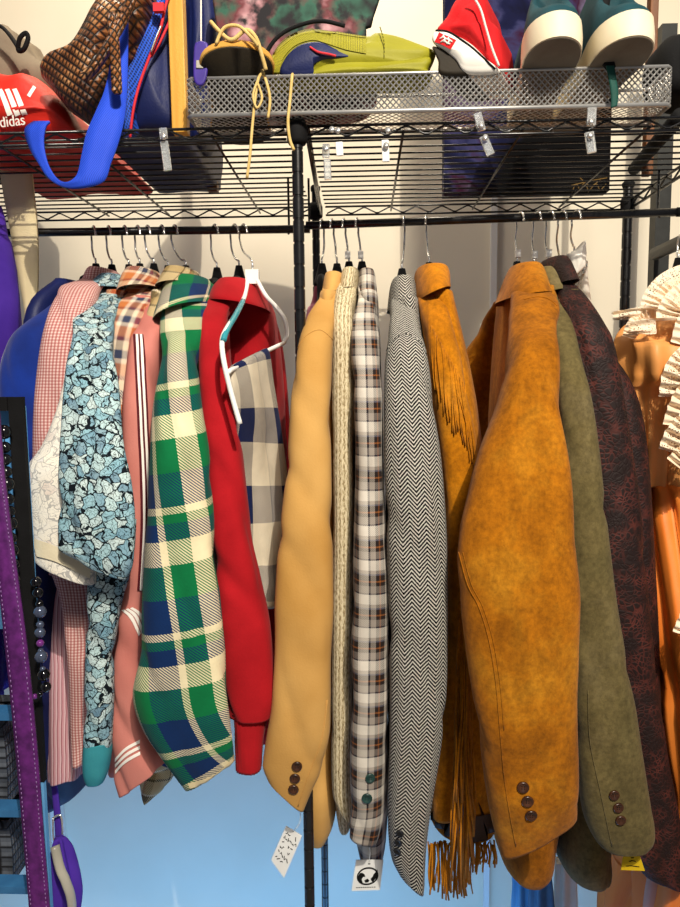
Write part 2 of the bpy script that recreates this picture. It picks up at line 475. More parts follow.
k = ((v + zz * 1.15) / .0046).frac(); nz = M.noise(500, 2, obj=False)
c = M.mix((k + (nz - .5) * .5).smooth(.5, .66), '#0b0c0f', '#bdbab1')
M.col(c).bump(k, .2); mt['herringbone'] = M.m
def suede(name, c1, c2, c3, sc=9):
    M = Mat(name, .93, .12, sheen=.2); a = M.noise(sc, 6, rough=.65); b = M.noise(160, 4, rough=.7)
    c = M.ramp(a, [(.28, c1), (.5, c2), (.74, c3)])
    c = M.mix(.5, c, M.ramp(b, [(.3, '#808080'), (.62, '#ffffff')]), 'MULTIPLY')
    c = M.mix(.4, c, M.ramp(M.noise(38, 5, rough=.75, aniso=(1, 1, .45)), [(.36, '#858078'), (.6, '#ffffff')]), 'MULTIPLY')
    M.col(c).bump(b, .35, .001); return M.m
mt['suede'] = suede('camel_suede', '#8f5308', '#b46d0e', '#c98a22')
mt['mustard'] = suede('mustard_suede', '#b56c08', '#cc7f0e', '#d88f24', 12)
mt['olive'] = suede('olive_suede', '#5c5333', '#6f623d', '#7d7050', 8)
M = Mat('maroon_brocade', .7, .35); vec = M.warp(.03, 26)
d = M.voro(190, vec=vec); f = X(M.t, d.outputs['Distance']).smooth(.02, .22); nz = M.noise(40, 4, obj=False)
M.col(M.mix(f, M.ramp(nz, [(.42, '#1a0908'), (.7, '#5a271f')]), '#1a0a08')).bump(f, .4); mt['brocade'] = M.m
mt['mauve'] = plain('mauve_cloth', '#a66a80', '#b87f92', .9, .2, sc=20)
mt['white'] = plain('white_cotton', '#f0ebe2', '#e2dccf', .9, .2, sc=20)
mt['cream'] = plain('cream_cotton', '#e2d3ac', '#d6c59b', .9, .2, sc=14)
mt['purple'] = plain('purple_cloth', '#3f2290', '#5533ac', .8, .25, sc=14)
mt['lining'] = plain('dark_brown_lining', '#2e1c0e', '#3c2512', .6, .35, sc=20)
mt['peach'] = plain('peach_satin', '#d58a40', '#e6a667', .5, .3, sc=8, bump=.05)
mt['skirt'] = plain('orange_chiffon', '#e06a12', '#ee8a36', .55, .4, sc=8, bump=.05, aniso=(3, 3, .5))
mt['pinksatin'] = plain('dusty_pink_satin', '#c08a80', '#d09c92', .4, .4, sc=6, bump=0)
M = Mat('white_lace', .85, .2); vec = M.uvw()
d = M.voro(1, 'F1', vec=M.uvw(scale=(95, 95, 1)), rnd=.25); r = X(M.t, d.outputs['Distance'])
net = M.voro(1, vec=M.uvw(scale=(330, 330, 1)), rnd=.6); nn = X(M.t, net.outputs['Distance']).lt(.16)
hole = r.lt(.3); ringm = r.gt(.42).op('MULTIPLY', r.lt(.52))
solid = (hole * -1 + 1) .op('MULTIPLY', (ringm * -1 + 1)); al = solid.op('MAXIMUM', nn)
M.col('#f3dfc4'); M.t.links.new(al.k, M.b.inputs['Alpha']); mt['lace'] = M.m
mt['laceplain'] = plain('cream_lace_cloth', '#f0ddc2', '#e6cdae', .85, .25, sc=30)
# ---- bags, shoes
mt['redbag'] = plain('red_nylon', '#c31d12', '#dc3220', .55, .35, sc=14)
M = Mat('brown_woven_leather', .45, .5); u, v = M.uv(38)
a = ((u / .0052).frac() - .5).abs(); b = ((v / .0075).frac() - .5).abs(); k = a.op('MAXIMUM', b)
M.col(M.mix(k.smooth(.2, .47), M.ramp(M.noise(28, 3), [(.35, '#56301a'), (.55, '#9a6032'), (.75, '#d0a070')]), '#120a06')).bump(k * -1, 1.0, .004); mt['brownweave'] = M.m
M = Mat('blue_sport_mesh', .6, .4); d = M.voro(1, 'F1', vec=M.uvw(rot=35, scale=(420, 300, 1)), rnd=0)
M.col(M.mix(X(M.t, d.outputs['Distance']).smooth(.25, .45), '#14275f', '#2f62e0')); mt['bluemesh'] = M.m
mt['navy'] = plain('navy_nylon', '#0b1540', '#13205a', .55, .35, sc=18)
M = Mat('blue_webbing', .7, .3); u, v = M.uv(0); k = ((u * .028 + v) / .0022).frac(); M.col(M.mix(k.smooth(.2, .8), '#1637b4', '#2b57e2')).bump(k, .4); mt['bluestrap'] = M.m
mt['redpiping'] = plain('red_piping', '#cf2a35', None, .6, .3, bump=0)
mt['yellowwood'] = plain('yellow_pine', '#c98f2e', '#dba746', .5, .4, sc=20, aniso=(6, 6, .4))
mt['darkwood'] = plain('brown_wood', '#5f3513', '#7c4a1e', .5, .4, sc=20, aniso=(6, 6, .4))
mt['purpletag'] = plain('purple_rubber', '#33207c', '#432d94', .5, .4, bump=0)
mt['greybag'] = plain('grey_tan_cloth', '#6f6354', '#8d7f6c', .85, .2, sc=24)
M = Mat('floral_art', .7, .3); n1 = M.noise(16, 4); n2 = M.noise(42, 5)
c = M.ramp(n1, [(.32, '#0e0d12'), (.44, '#2f5c4c'), (.52, '#6a3138'), (.6, '#b88a90'), (.7, '#e8d4cf')])
M.col(M.mix(n2.smooth(.45, .6), c, '#17141a')); mt['floralart'] = M.m
mt['olivebag'] = plain('lime_green_nylon', '#7d7a16', '#99941f', .6, .3, sc=12)
M = Mat('lime_green_mesh', .7, .3); d = M.voro(1, 'F1', vec=M.uvw(scale=(260, 260, 1)), rnd=0)
M.col(M.mix(X(M.t, d.outputs['Distance']).smooth(.3, .5), '#5f5d10', '#b0a828')); mt['limemesh'] = M.m
mt['sole'] = plain('dark_rubber_sole', '#1f190f', '#2b2314', .7, .3, sc=40)
mt['tanleather'] = plain('tan_nubuck', '#b98634', '#cfa052', .85, .2, sc=30)
mt['lacecord'] = plain('cream_cord', '#d8bd7e', '#c9aa65', .85, .2, sc=90)
mt['redcanvas'] = plain('red_canvas', '#bd141a', '#d02428', .85, .2, sc=30)
mt['whiterubber'] = plain('white_rubber', '#ece9e2', '#dedad0', .6, .35, sc=20, bump=0)
mt['creamrubber'] = plain('cream_rubber', '#e8dcc0', '#dbcdac', .6, .35, sc=20, bump=0)
mt['greysole'] = plain('grey_gum_sole', '#6a6255', '#7d7466', .75, .25, sc=30)
mt['tealcanvas'] = plain('teal_canvas', '#0d3038', '#15444e', .85, .2, sc=30)
M = Mat('abstract_print', .85, .1); n1 = M.noise(9, 5, dist=.8)
pos = M.t.nodes.new('ShaderNodeSeparateXYZ'); M.t.links.new(M.uvw(obj=True), pos.inputs[0])
xx = X(M.t, pos.outputs[0]); zz = X(M.t, pos.outputs[2])
c = M.ramp(n1, [(.3, '#07070d'), (.44, '#15183a'), (.5, '#35365c'), (.57, '#330f26'), (.68, '#6a6580')])
edge = (xx * 1.0 + (zz - .10) * -.75 + M.noise(7, 3) * .12).smooth(.0, .05)
M.col(M.mix(edge, c, '#040405')); mt['abstract'] = M.m
mt['gold'] = plain('gold_ink', '#7d5f22', None, .5, .4, bump=0)
M = Mat('grey_wicker', .7, .3); u, v = M.uv(0)
a = ((u / .018).frac() - .5).abs(); b = ((v / .012).frac() - .5).abs()
M.col(M.mix(a.op('MAXIMUM', b).smooth(.3, .48), M.ramp(M.noise(40), [(.3, '#3d4148'), (.7, '#5c626c')]), '#131418')).bump(a + b, .8, .003); mt['wicker'] = M.m
M = Mat('purple_leather', .5, .4); M.col(M.ramp(M.noise(120, 4), [(.3, '#43124f'), (.7, '#622070')])).bump(M.noise(200, 3), .3); mt['purpleleather'] = M.m
mt['stitch'] = plain('light_thread', '#8c6aa0', None, .8, .2, bump=0)
mt['blackbead'] = plain('black_glass_bead', '#0a090d', None, .12, .6, bump=0)
mt['purplebead'] = plain('purple_glass_bead', '#6a2a78', None, .12, .6, bump=0)
mt['clearbead'] = plain('iridescent_bead', '#566078', None, .1, .7, .5, bump=0)
mt['bluemetal'] = plain('blue_painted_metal', '#2b5f8e', '#356f9f', .45, .4, bump=0)
mt['bluecloth'] = plain('light_blue_cloth', '#4f93cf', '#6fb0e2', .8, .2, sc=12)
mt['buttonbrown'] = plain('brown_horn_button', '#2c160b', '#4a2a17', .3, .5, sc=120, bump=0)
mt['buttonblack'] = plain('black_button', '#0e0d0d', '#1b1817', .3, .5, sc=120, bump=0)
mt['buttongreen'] = plain('dark_green_button', '#16302d', '#24443f', .3, .5, sc=120, bump=0)
mt['satingrey'] = plain('grey_satin', '#8d8a80', '#b8b4a6', .3, .5, sc=10, bump=0)
# ------------------------------------------------------------------ setting
YW = 1.46
def struct(name, mb, mat, smooth=False):
    o = mb.build(name, mat, None, smooth); o['kind'] = 'structure'; return o
struct('floor', MB().box((0, .2, -.03), (4.6, 3.2, .06)), mt['floor'])
struct('wall_back', MB().box((0, YW + .05, 1.45), (4.6, .1, 3.0)), mt['wall'])
# painted batten on the wall low at the left, and the long panel joint behind the rail
t = MB(); q = P(62, 850, YW); t.box((q.x, YW - .012, .5), (.022, .024, 1.0)); struct('trim_1', t, mt['trimpaint'])
t = MB(); q = P(493, 260, YW); t.box((q.x, YW - .006, 1.45), (.012, .012, 3.0)); struct('trim_2', t, mt['trimpaint'])

# ------------------------------------------------------------------ shelving
YN, YF, YR = .82, 1.19, 1.0
def zpx(px, py, Y): return P(px, py, Y).z
ZT = zpx(340, 125.5, YN); ZB = zpx(340, 138, YN)      # top and bottom chord of the shelf rim
ZS = ZT + .003                                         # what the bags stand on
xA = P(297, 130, YN).x; xB = P(318, 205, YF).x; xC = P(628, 200, YF).x
def truss(a, b, period=.0437, r=.00145, joints=True):
    """upper and lower rod with a zigzag wire between, from a to b (points on the upper rod)"""
    mb = MB(); a = Vector(a); b = Vector(b); dz = Vector((0, 0, ZB - ZT))
    mb.tube([a, b], r * 1.15, 8); mb.tube([a + dz, b + dz], r * 1.15, 8)
    n = max(2, int((b - a).length / (period / 2))); pts = []
    for i in range(n + 1):
        p = a.lerp(b, (i + .0) / n)
        top = .12 if i % 2 else .88
        pts.append(p + dz * top)
    fine = []
    for i in range(n):
        fine += [pts[i].lerp(pts[i + 1], .1), pts[i].lerp(pts[i + 1], .9)]
    mb.tube(fine, r * .85, 6); return mb
def shelf(parent, x0, x1, cross, slope=0.0):
    nW = 15; mb = MB()
    for k in range(nW):
        y = YN + (YF - YN) * (k + .6) / (nW + .2)
        mb.tube([(x0, y, ZT - .004), (x1, y, ZT - .004)], .00125, 6)
    mb.build('shelf_wires', mt['black'], parent)
    truss((x0, YN, ZT), (x1, YN, ZT)).build('front_rim', mt['black'], parent)
    truss((x0, YF, ZT), (x1, YF, ZT), .0415).build('back_rim', mt['black'], parent)
    for x in cross:
        MB().tube([(x, YN, ZT - .008), (x, YF, ZT - .008)], .0016, 6).build('cross_wire', mt['black'], parent)
def post(x, y, z0, z1, parent, r=.0064):
    mb = MB(); prof = []; z = z0
    prof.append((r, z0))
    while z < z1 - .026:
        prof += [(r, z + .0225), (r * .84, z + .0232), (r * .84, z + .0248), (r, z + .0255)]; z += .0255
    prof += [(r, z1)]
    mb.lathe([(a, b - z0) for a, b in prof], (x, y, z0), (0, 0, 1), 18)
    o = mb.build('post', mt['black'], parent, angle=40)
    MB().lathe([(.0, 0), (r * 1.05, .0), (r * 1.25, .003), (r * 1.25, .008), (r * .9, .0105), (0, .011)], (x, y, z1), (0, 0, 1), 16).build('end_cap', mt['blackmat'], o)
    MB().lathe([(0, 0), (r * 1.6, 0), (r * 1.6, .006), (r, .012), (r, .03)], (x, y, 0), (0, 0, 1), 16).build('foot', mt['blackmat'], o)
    return o
XL0, XR1 = -1.12, xC
uL = thing('wire_shelving_unit', 'black wire shelf on the left carrying the red, brown and blue bags', 'shelf', (xA - .4, YR, 0), 'black wire shelves')
uR = thing('wire_shelving_unit', 'black wire shelf on the right carrying the shoes in a mesh tray, with ringed posts', 'shelf', (xC - .3, YR, 0), 'black wire shelves')
shelf(uL, XL0, xA - .012, [P(240, 182, 1.0).x, P(131, 172, 1.0).x, P(60, 190, 1.0).x, -.78, -.98])
shelf(uR, xA + .012, XR1 - .004, [P(396, 165, 1.0).x, P(494, 170, 1.0).x, P(598, 164, 1.0).x])
truss((xA + .012, YN, ZT), (xB + .004, YF, ZT), .05, .002).build('side_rim', mt['black'], uR)
truss((XR1 + .002, YN, ZT), (xC + .002, YF - .01, ZT), .05, .0019).build('side_rim', mt['black'], uR)
post(xA, YN, 0, P(297, 121, YN).z, uR); post(xB - .004, YF, 0, P(316, 192, YF).z, uR); post(xC, YF, 0, P(628, 188, YF).z, uR, .0078)
post(XR1 + .006, YN, 0, ZT + .03, uR, .0064)
for (x, y) in ((xC, YF), (xB - .004, YF), (xA, YN)):     # clamping collars
    MB().lathe([(0, 0), (.0095, 0), (.0115, .004), (.0115, ZT - ZB + .006), (.0095, ZT - ZB + .012), (0, ZT - ZB + .012)], (x, y, ZB - .006), (0, 0, 1), 18).build('collar', mt['blackmat'], uR)
# left unit's own outer posts, beyond the frame
post(XL0, YN, 0, ZT + .03, uL); post(XL0, YF, 0, ZT + .03, uL)
# garment rails
RAIL = .0056
rl0, rl1 = P(-60, 231.5, YR), P(310, 229, YR)
rr0, rr1 = P(306, 225.5, YR), P(682, 212, YR)
rl0.x = XL0
def rail_at(px):
    a, b = (rl0, rl1) if px < 305 else (rr0, rr1)
    x = P(px, 225, YR).x; t = (x - a.x) / (b.x - a.x); return a.lerp(b, t)
MB().tube([rl0, rl1], RAIL, 16).build('garment_rail', mt['black'], uL)
o = MB().tube([rr0, rr1], RAIL, 16).build('garment_rail', mt['black'], uR)
MB().lathe([(0, 0), (RAIL * 1.12, 0), (RAIL * 1.12, .014), (0, .014)], rr1 - Vector((.007, 0, 0)), (1, 0, 0), 16).build('end_cap', mt['blackmat'], o)
for (a, u) in ((rl0, uL), (rl1, uL), (rr0, uR), (rr1, uR)):   # brackets that carry the rails from the shelf
    x = a.x + (.004 if a in (rl0, rr0) else -.03)
    mb = MB(); mb.tube([(x, YR, a.z - .006), (x, YR + .007, a.z), (x, YR + .006, ZB + .004), (x, YR + .006, ZT - .005)], .0016, 6); mb.build('rail_bracket', mt['black'], u)

# ------------------------------------------------------------------ hangers
def hanger(px, base, label, yaw=.35, kind='black', clip=False, half=.075, Yb=YR, drop=.05, flip=1, rail=None):
    """px: where the hook crosses the rail; base: (px, py) of the neck; arms run front to back"""
    R = rail if rail is not None else rail_at(px); B = P(base[0], base[1], Yb)
    h = thing('clothes_hanger', label, 'hanger', B, 'clothes hangers on the rails')
    e = Vector((math.sin(yaw) * flip, math.cos(yaw), 0)); r = RAIL + .0016
    pts = [R - e * .0165 + Vector((0, 0, -.006))]
    for k in range(9):
        a = PI - PI * k / 8 * 1.12
        rr = r if 1 < k < 7 else r
        pts.append(R + e * math.cos(a) * .0150 + Vector((0, 0, r - .0135 + math.sin(a) * .0135)))
    last = pts[-1]
    pts += [last + (B - last) * .3 + e * .006, last + (B - last) * .62 + e * .001, B + Vector((0, 0, .012)), B]
    MB().tube(spline3(pts, 5), .0015, 8).build('hook', mt['steel'], h)
    mb = MB()
    arm = [B + Vector((0, 0, .006)), B + Vector((0, 0, -.004))]
    mat = mt['velvetblk'] if kind == 'black' else mt['whiteplastic'] if kind == 'white' else mt['clear']
    mb.lathe([(0, 0), (.0045, 0), (.0075, -.013), (.011, -.024), (.012, -.03), (0, -.03)], B + Vector((0, 0, .006)), (0, 0, 1), 12)
    for s in (-1, 1):
        f = Vector((0.0, s, 0))
        mb.tube(spline3([B + Vector((0, 0, -.012)), B + f * .05 + Vector((0, 0, -.022)), B + f * half * .7 + Vector((0, 0, -drop * .9)), B + f * half + Vector((0, 0, -drop * 1.25))], 5), .0042, 8)
    mb.build('shoulders', mat, h)
    if clip:
        q = B.lerp(R, .26)
        MB().box(q, (.0075, .006, .010)).build('size_clip', mt['whiteplastic'], h, False)
    return h
HG = [
 (93, (96, 268), 'steel-hooked hanger holding the blue velvet jacket, leftmost on the rail'),
 (108, (112, 269), 'steel-hooked hanger holding the pink checked shirt'),
 (124, (129, 269), 'steel-hooked hanger holding the blue floral jacket'),
 (137, (140, 268), 'steel-hooked hanger holding the orange plaid shirt'),
 (147, (154, 268), 'steel-hooked hanger holding the salmon track jacket'),
 (161, (168, 270), 'steel-hooked hanger holding the tan plaid shirt'),
 (174, (186, 270), 'steel-hooked hanger holding the green plaid shirt'),
 (214, (217, 272), 'black hanger with bare flocked shoulders between the green plaid shirt and the red jacket'),
 (234, (239, 270), 'black hanger inside the collar of the red jacket'),
]
for k, (px, b, lab) in enumerate(HG): hanger(px, b, lab, .55, flip=-1)
HR = [
 (322, (322, 268), 'hanger with the mauve top, next to the ringed post', False),
 (332, (337, 268), 'hanger holding the tan wool jacket', False),
 (344, (349, 266), 'hanger with white size clip holding the oatmeal knit jacket', True),
 (357, (362, 266), 'hanger with white size clip holding the brown and white plaid blazer', True),
 (404, (402, 273), 'long-necked hanger holding the herringbone blazer', False),
 (426, (429, 267), 'hanger holding the fringed mustard suede jacket', False),
 (520, (517, 266), 'hanger with white size clip holding the camel suede blazer', True),
 (537, (534, 268), 'hanger with white size clip holding the olive suede blazer', True),
 (550, (548, 266), 'hanger with white size clip holding the maroon brocade coat', True),
 (562, (559, 266), 'plain hanger holding the cream blouse behind the maroon coat', False),
 (576, (574, 256), 'plain hanger holding the white blouse, last on the right rail', False),
]
for px, b, lab, cl in HR: hanger(px, b, lab, .12, 'clear' if px > 555 else 'black', cl, flip=1 if px < 450 else -1, Yb=1.05 if px > 555 else YR, half=.02 if px > 555 else .075)
# ------------------------------------------------------------------ garments
def garment(name, label, cat, px, group=None):
    return thing(name, label, cat, P(px, 300, YR), group)
GP = 'garments on the rack'
def collar(parent, mat, rows, seed=1, amp=.0015, name='collar', n=40):
    """rows go from inside the neck, over the fold, down to the edge of the fall"""
    return loft(rows, n, 5, amp, seed=seed, cap=False, hem=False, ex=2.1).build(name, mat, parent)
def button(parent, bvh, px, py, rpx, mat, holes=4):
    p, nr = hit(bvh, px, py); r = rpx / FPX * p.y
    b = MB().lathe([(0, 0), (r, 0), (r * 1.02, r * .18), (r * .9, r * .36), (r * .74, r * .36), (r * .62, r * .2), (0, r * .2)], p + nr * .0002, nr, 20).build('button', mat, parent)
    e = nr.cross(Vector((0, 0, 1))).normalized(); g = nr.cross(e); mb = MB()
    for a in range(holes):
        q = PI / 4 + a * PI / 2; c = p + nr * (r * .205) + (e * math.cos(q) + g * math.sin(q)) * r * .27
        mb.lathe([(0, 0), (r * .1, 0), (r * .1, r * .05), (0, r * .05)], c, nr, 8)
    mb.build('thread_hole', mt['ink'], b)
    return b
def far_sleeve(parent, mat, rows, seed): return loft(rows, 32, 6, .003, seed=seed).build('sleeve', mat, parent)

# blue velvet jacket
g = garment('velvet_jacket', 'royal blue velvet jacket at the far left of the rail', 'jacket', 93, GP)
b = loft([(276, 88, 104, .98, .03), (292, 70, 100, .93, .04), (306, 48, 92, .88, .05), (322, 28, 80, .85, .05), (345, 8, 62, .835, .05), (400, 2, 55, .83, .05), (470, 8, 56, .83, .05), (540, 20, 56, .87, .045), (590, 36, 66, .93, .04), (610, 44, 66, .95, .04)], seed=3, amp=.004).build('sleeve', mt['velvet'], g)
loft([(290, 84, 106, 1.0, .12), (330, 66, 104, 1.0, .17), (450, 60, 104, 1.0, .16), (640, 56, 100, 1.0, .15), (720, 54, 98, .98, .12), (748, 54, 99, .97, .09), (54, 796, 97, 772, .965, .062)], seed=4, amp=.004).build('body', mt['navy'], g)
# pink checked shirt
g = garment('checked_shirt', 'pink fine-checked shirt hanging beside the blue velvet jacket', 'shirt', 108, GP)
sl = loft([(273, 93, 111, .97, .03), (281, 82, 109, .93, .035), (289, 62, 100, .87, .04), (310, 51, 92, .83, .045), (350, 42, 84, .815, .045), (430, 35, 82, .81, .04), (520, 38, 97, .81, .035), (600, 60, 98, .815, .03), (660, 68, 96, .82, .03), (720, 72, 94, .83, .03), (76, 764, 92, 758, .83, .03)], seed=5, amp=.004)
sl.build('sleeve', mt['pinkcheck'], g)
loft([(300, 96, 122, 1.0, .11), (400, 84, 124, .99, .15), (550, 56, 105, .93, .07), (600, 47, 94, .90, .05), (700, 48, 92, .89, .05), (755, 50, 90, .885, .05), (50, 776, 89, 768, .885, .05)], seed=6, amp=.003, folds=[(.002, 7, 0, 3)]).build('body', mt['pinkstripe'], g)
collar(g, mt['pinkcheck'], [(280, 97, 112, .975, .04), (271, 95, 114, .975, .042), (276, 91, 118, .97, .048), (286, 88, 122, .965, .055)])
# cream printed blouse with a rolled sleeve
g = garment('printed_blouse', 'cream blouse with grey swirl print and turned-back cuff, beside the blue floral jacket', 'blouse', 118, GP)
sl = loft([(350, 76, 86, .80, .015), (372, 68, 88, .77, .02), (410, 57, 92, .755, .025), (445, 42, 95, .75, .028), (472, 27, 96, .745, .03), (510, 29, 96, .745, .03), (540, 32, 96, .745, .03), (34, 556, 96, 580, .745, .03), (42, 563, 92, 583, .745, .028)], seed=8, amp=.003)
sl.build('sleeve', mt['creamprint'], g); bv = sl.bvh()
strip_on(bv, [(33, 538), (55, 545), (90, 562)], [(38, 556), (58, 562), (89, 578)], .002).build('turned_cuff', mt['creamband'], g)
# blue floral jacket
g = garment('floral_jacket', 'white and blue floral jacket with black outlines and a teal cuff', 'jacket', 124, GP)
sl = loft([(284, 108, 133, .97, .03), (292, 98, 132, .92, .035), (303, 89, 122, .87, .04), (322, 80, 113, .82, .045), (350, 74, 113, .775, .04), (390, 66, 119, .75, .035), (430, 62, 125, .735, .035), (470, 60, 131, .725, .035), (510, 60, 136, .72, .035), (540, 61, 136, .72, .035), (62, 548, 134, 565, .72, .034), (76, 556, 127, 578, .722, .028)], seed=9, amp=.005, folds=[(.0025, 5, .5, 6)])
so = sl.build('sleeve', mt['bluefloral'], g)
sl = loft([(520, 90, 136, .76, .02), (560, 90, 133, .76, .024), (600, 88, 122, .765, .026), (650, 87, 114, .77, .026), (700, 86, 113, .77, .026), (748, 85, 110, .77, .025)], seed=10, amp=.004)
sl.build('forearm', mt['bluefloral'], g)
loft([(740, 85, 111, .77, .026), (752, 84, 111, .77, .027), (770, 84, 108, .77, .026), (781, 87, 104, .77, .02)], seed=11, amp=.001).build('cuff', mt['teal'], g)
loft([(300, 112, 136, 1.0, .12), (420, 112, 138, 1.0, .14), (600, 114, 130, 1.02, .12), (680, 116, 126, 1.02, .11)], seed=12).build('body', mt['bluefloral'], g)
collar(g, mt['bluefloral'], [(290, 113, 130, .975, .05), (279, 109, 133, .975, .055), (283, 102, 135, .965, .06), (92, 297, 134, 291, .945, .075)], 3)
# orange plaid shirt
g = garment('plaid_shirt', 'orange, cream and navy plaid shirt with a turned collar, between floral and salmon jackets', 'shirt', 140, GP)
loft([(284, 132, 156, .96, .03), (296, 122, 154, .91, .04), (312, 114, 148, .87, .045), (340, 111, 141, .845, .045), (380, 113, 138, .835, .04), (440, 116, 138, .83, .035), (520, 118, 140, .83, .03), (620, 116, 134, .84, .03)], seed=13, amp=.004).build('sleeve', mt['orangeplaid'], g)
loft([(300, 128, 156, 1.0, .12), (420, 128, 150, 1.0, .15), (640, 122, 144, 1.0, .14), (700, 122, 140, 1.0, .13)], seed=14).build('body', mt['orangeplaid'], g)
collar(g, mt['orangeplaid'], [(284, 137, 153, .965, .045), (272, 134, 157, .965, .05), (277, 128, 160, .955, .055), (124, 297, 160, 288, .93, .07)], 4)
# salmon track jacket
g = garment('track_jacket', 'salmon pink track jacket with white and maroon sleeve stripes', 'jacket', 154, GP)
sl = loft([(292, 158, 178, .95, .025), (305, 147, 178, .90, .035), (325, 138, 168, .855, .04), (345, 132, 160, .83, .04), (400, 127, 155, .805, .04), (450, 127, 153, .795, .035), (500, 130, 150, .79, .03), (560, 124, 147, .79, .03), (620, 119, 143, .79, .03), (680, 115, 142, .79, .03), (720, 113, 146, .79, .03), (113, 752, 155, 742, .79, .03), (114, 775, 163, 752, .79, .028), (119, 796, 166, 760, .79, .024)], seed=15, amp=.004)
so = sl.build('sleeve', mt['salmon'], g); bv = sl.bvh()
for (d0, d1, c) in ((-1.2, 1.0, 'maroontrim'), (1.0, 3.2, 'whitecloth'), (3.2, 5.0, 'maroontrim'), (5.0, 7.2, 'whitecloth'), (7.2, 9, 'maroontrim')):
    path = [(135, 335), (137, 380), (139, 430), (141, 480), (141, 530), (138, 590)]
    strip_on(bv, [(x + d0, y) for x, y in path], [(x + d1, y) for x, y in path], .0015, 5, 2).build('stripe', mt[c], so)
for k in range(3):
    strip_on(bv, [(122 + k * 4, 610 - k * 1), (130 + k * 4, 618 - k), (138 + k * 3, 636 - k)], [(124.4 + k * 4, 609 - k), (132.4 + k * 4, 616 - k), (139.6 + k * 3, 633 - k)], .0015, 4, 2).build('elbow_stripe', mt['whitecloth'], so)
for k in range(3):
    strip_on(bv, [(116, 758 + k * 6), (126, 747 + k * 6), (140, 739 + k * 6)], [(116, 761.5 + k * 6), (126, 750.5 + k * 6), (140, 742.5 + k * 6)], .0015, 4, 2).build('cuff_stripe', mt['whitecloth'], so)
loft([(305, 154, 178, 1.0, .12), (420, 146, 168, 1.0, .15), (640, 132, 158, 1.0, .14), (730, 130, 158, 1.0, .13)], seed=16).build('body', mt['salmon'], g)
# tan plaid shirt
g = garment('plaid_shirt', 'tan and brown plaid shirt, mostly hidden behind the green plaid shirt', 'shirt', 168, GP)
loft([(282, 166, 200, .95, .03), (294, 156, 194, .905, .04), (312, 149, 184, .875, .04), (345, 146, 168, .86, .04), (400, 147, 163, .855, .035), (440, 149, 161, .85, .03), (520, 152, 168, .85, .03)], seed=17, amp=.004).build('sleeve', mt['beigeplaid'], g)
loft([(300, 168, 196, 1.0, .12), (420, 160, 192, 1.0, .15), (640, 148, 184, 1.0, .12), (735, 138, 180, .93, .07), (775, 141, 173, .92, .05), (145, 799, 158, 790, .92, .035)], seed=18).build('body', mt['beigeplaid'], g)
collar(g, mt['beigeplaid'], [(280, 174, 192, .965, .045), (271, 170, 196, .965, .05), (276, 165, 199, .955, .055), (160, 291, 200, 285, .935, .07)], 5)
# green plaid shirt jacket
g = garment('plaid_overshirt', 'green, navy and cream plaid flannel overshirt with a large window check', 'shirt', 186, GP)
sl = loft([(288, 178, 212, .95, .035), (296, 172, 211, .905, .045), (308, 166, 208, .865, .05), (332, 163, 203, .82, .05), (360, 163, 199, .79, .05), (410, 155, 201, .765, .048), (460, 151, 207, .752, .045), (545, 145, 212, .745, .042), (620, 141, 219, .74, .042), (660, 137, 224, .74, .042), (697, 133, 228, .74, .042), (142, 727, 232, 722, .742, .04), (160, 754, 235, 743, .745, .036), (186, 788, 236, 758, .748, .028)], seed=19, amp=.004, folds=[(.0015, 4, 1, 3)])
so = sl.build('sleeve', mt['greenplaid'], g); bv = sl.bvh()
strip_on(bv, [(188, 783), (205, 778), (220, 770), (234, 755)], [(190, 788), (208, 783), (223, 775), (236, 759)], .001).build('hem_edge', mt['cream'], so)
loft([(304, 184, 212, 1.0, .13), (420, 178, 214, 1.0, .16), (600, 172, 218, 1.0, .15), (720, 170, 222, .98, .13)], seed=20).build('body', mt['greenplaid'], g)
collar(g, mt['greenplaid'], [(292, 184, 206, .96, .05), (280, 181, 208, .96, .055), (285, 170, 213, .945, .065), (163, 312, 214, 297, .915, .085), (160, 326, 213, 304, .90, .09)], 6)
# red jacket
g = garment('knit_jacket', 'red knit jacket with a wide flat collar, behind the clear hanger', 'jacket', 239, GP)
sl = loft([(292, 214, 246, .945, .035), (303, 206, 238, .895, .045), (322, 201, 229, .845, .045), (360, 201, 231, .81, .045), (400, 203, 234, .795, .045), (460, 206, 242, .785, .042), (532, 213, 251, .775, .04), (577, 217, 262, .77, .04), (622, 220, 270, .77, .04), (690, 227, 276, .77, .04), (714, 231, 272, .77, .036)], seed=21, amp=.004)
sl.build('sleeve', mt['red'], g)
loft([(708, 231, 273, .77, .036), (716, 234, 268, .77, .032), (740, 235, 264, .77, .03), (767, 237, 262, .77, .03)], seed=22, amp=.0015, folds=[(.0008, 22, 0, 0)]).build('cuff', mt['red'], g)
loft([(292, 226, 262, 1.0, .10), (312, 220, 274, 1.02, .085), (360, 222, 280, 1.03, .085), (450, 228, 285, 1.04, .085), (600, 236, 288, 1.04, .085), (720, 238, 284, 1.03, .08)], seed=23).build('body', mt['red'], g)
far_sleeve(g, mt['red'], [(306, 250, 268, 1.12, .03), (322, 256, 277, 1.18, .04), (360, 262, 284, 1.21, .04), (430, 266, 290, 1.22, .04), (520, 268, 292, 1.22, .04), (650, 268, 290, 1.22, .04)], 24)
collar(g, mt['red'], [(296, 226, 252, .975, .06), (284, 222, 256, .975, .065), (289, 216, 264, .965, .075), (213, 299, 268, 306, .95, .09), (212, 304, 269, 311, .948, .092)], 7)
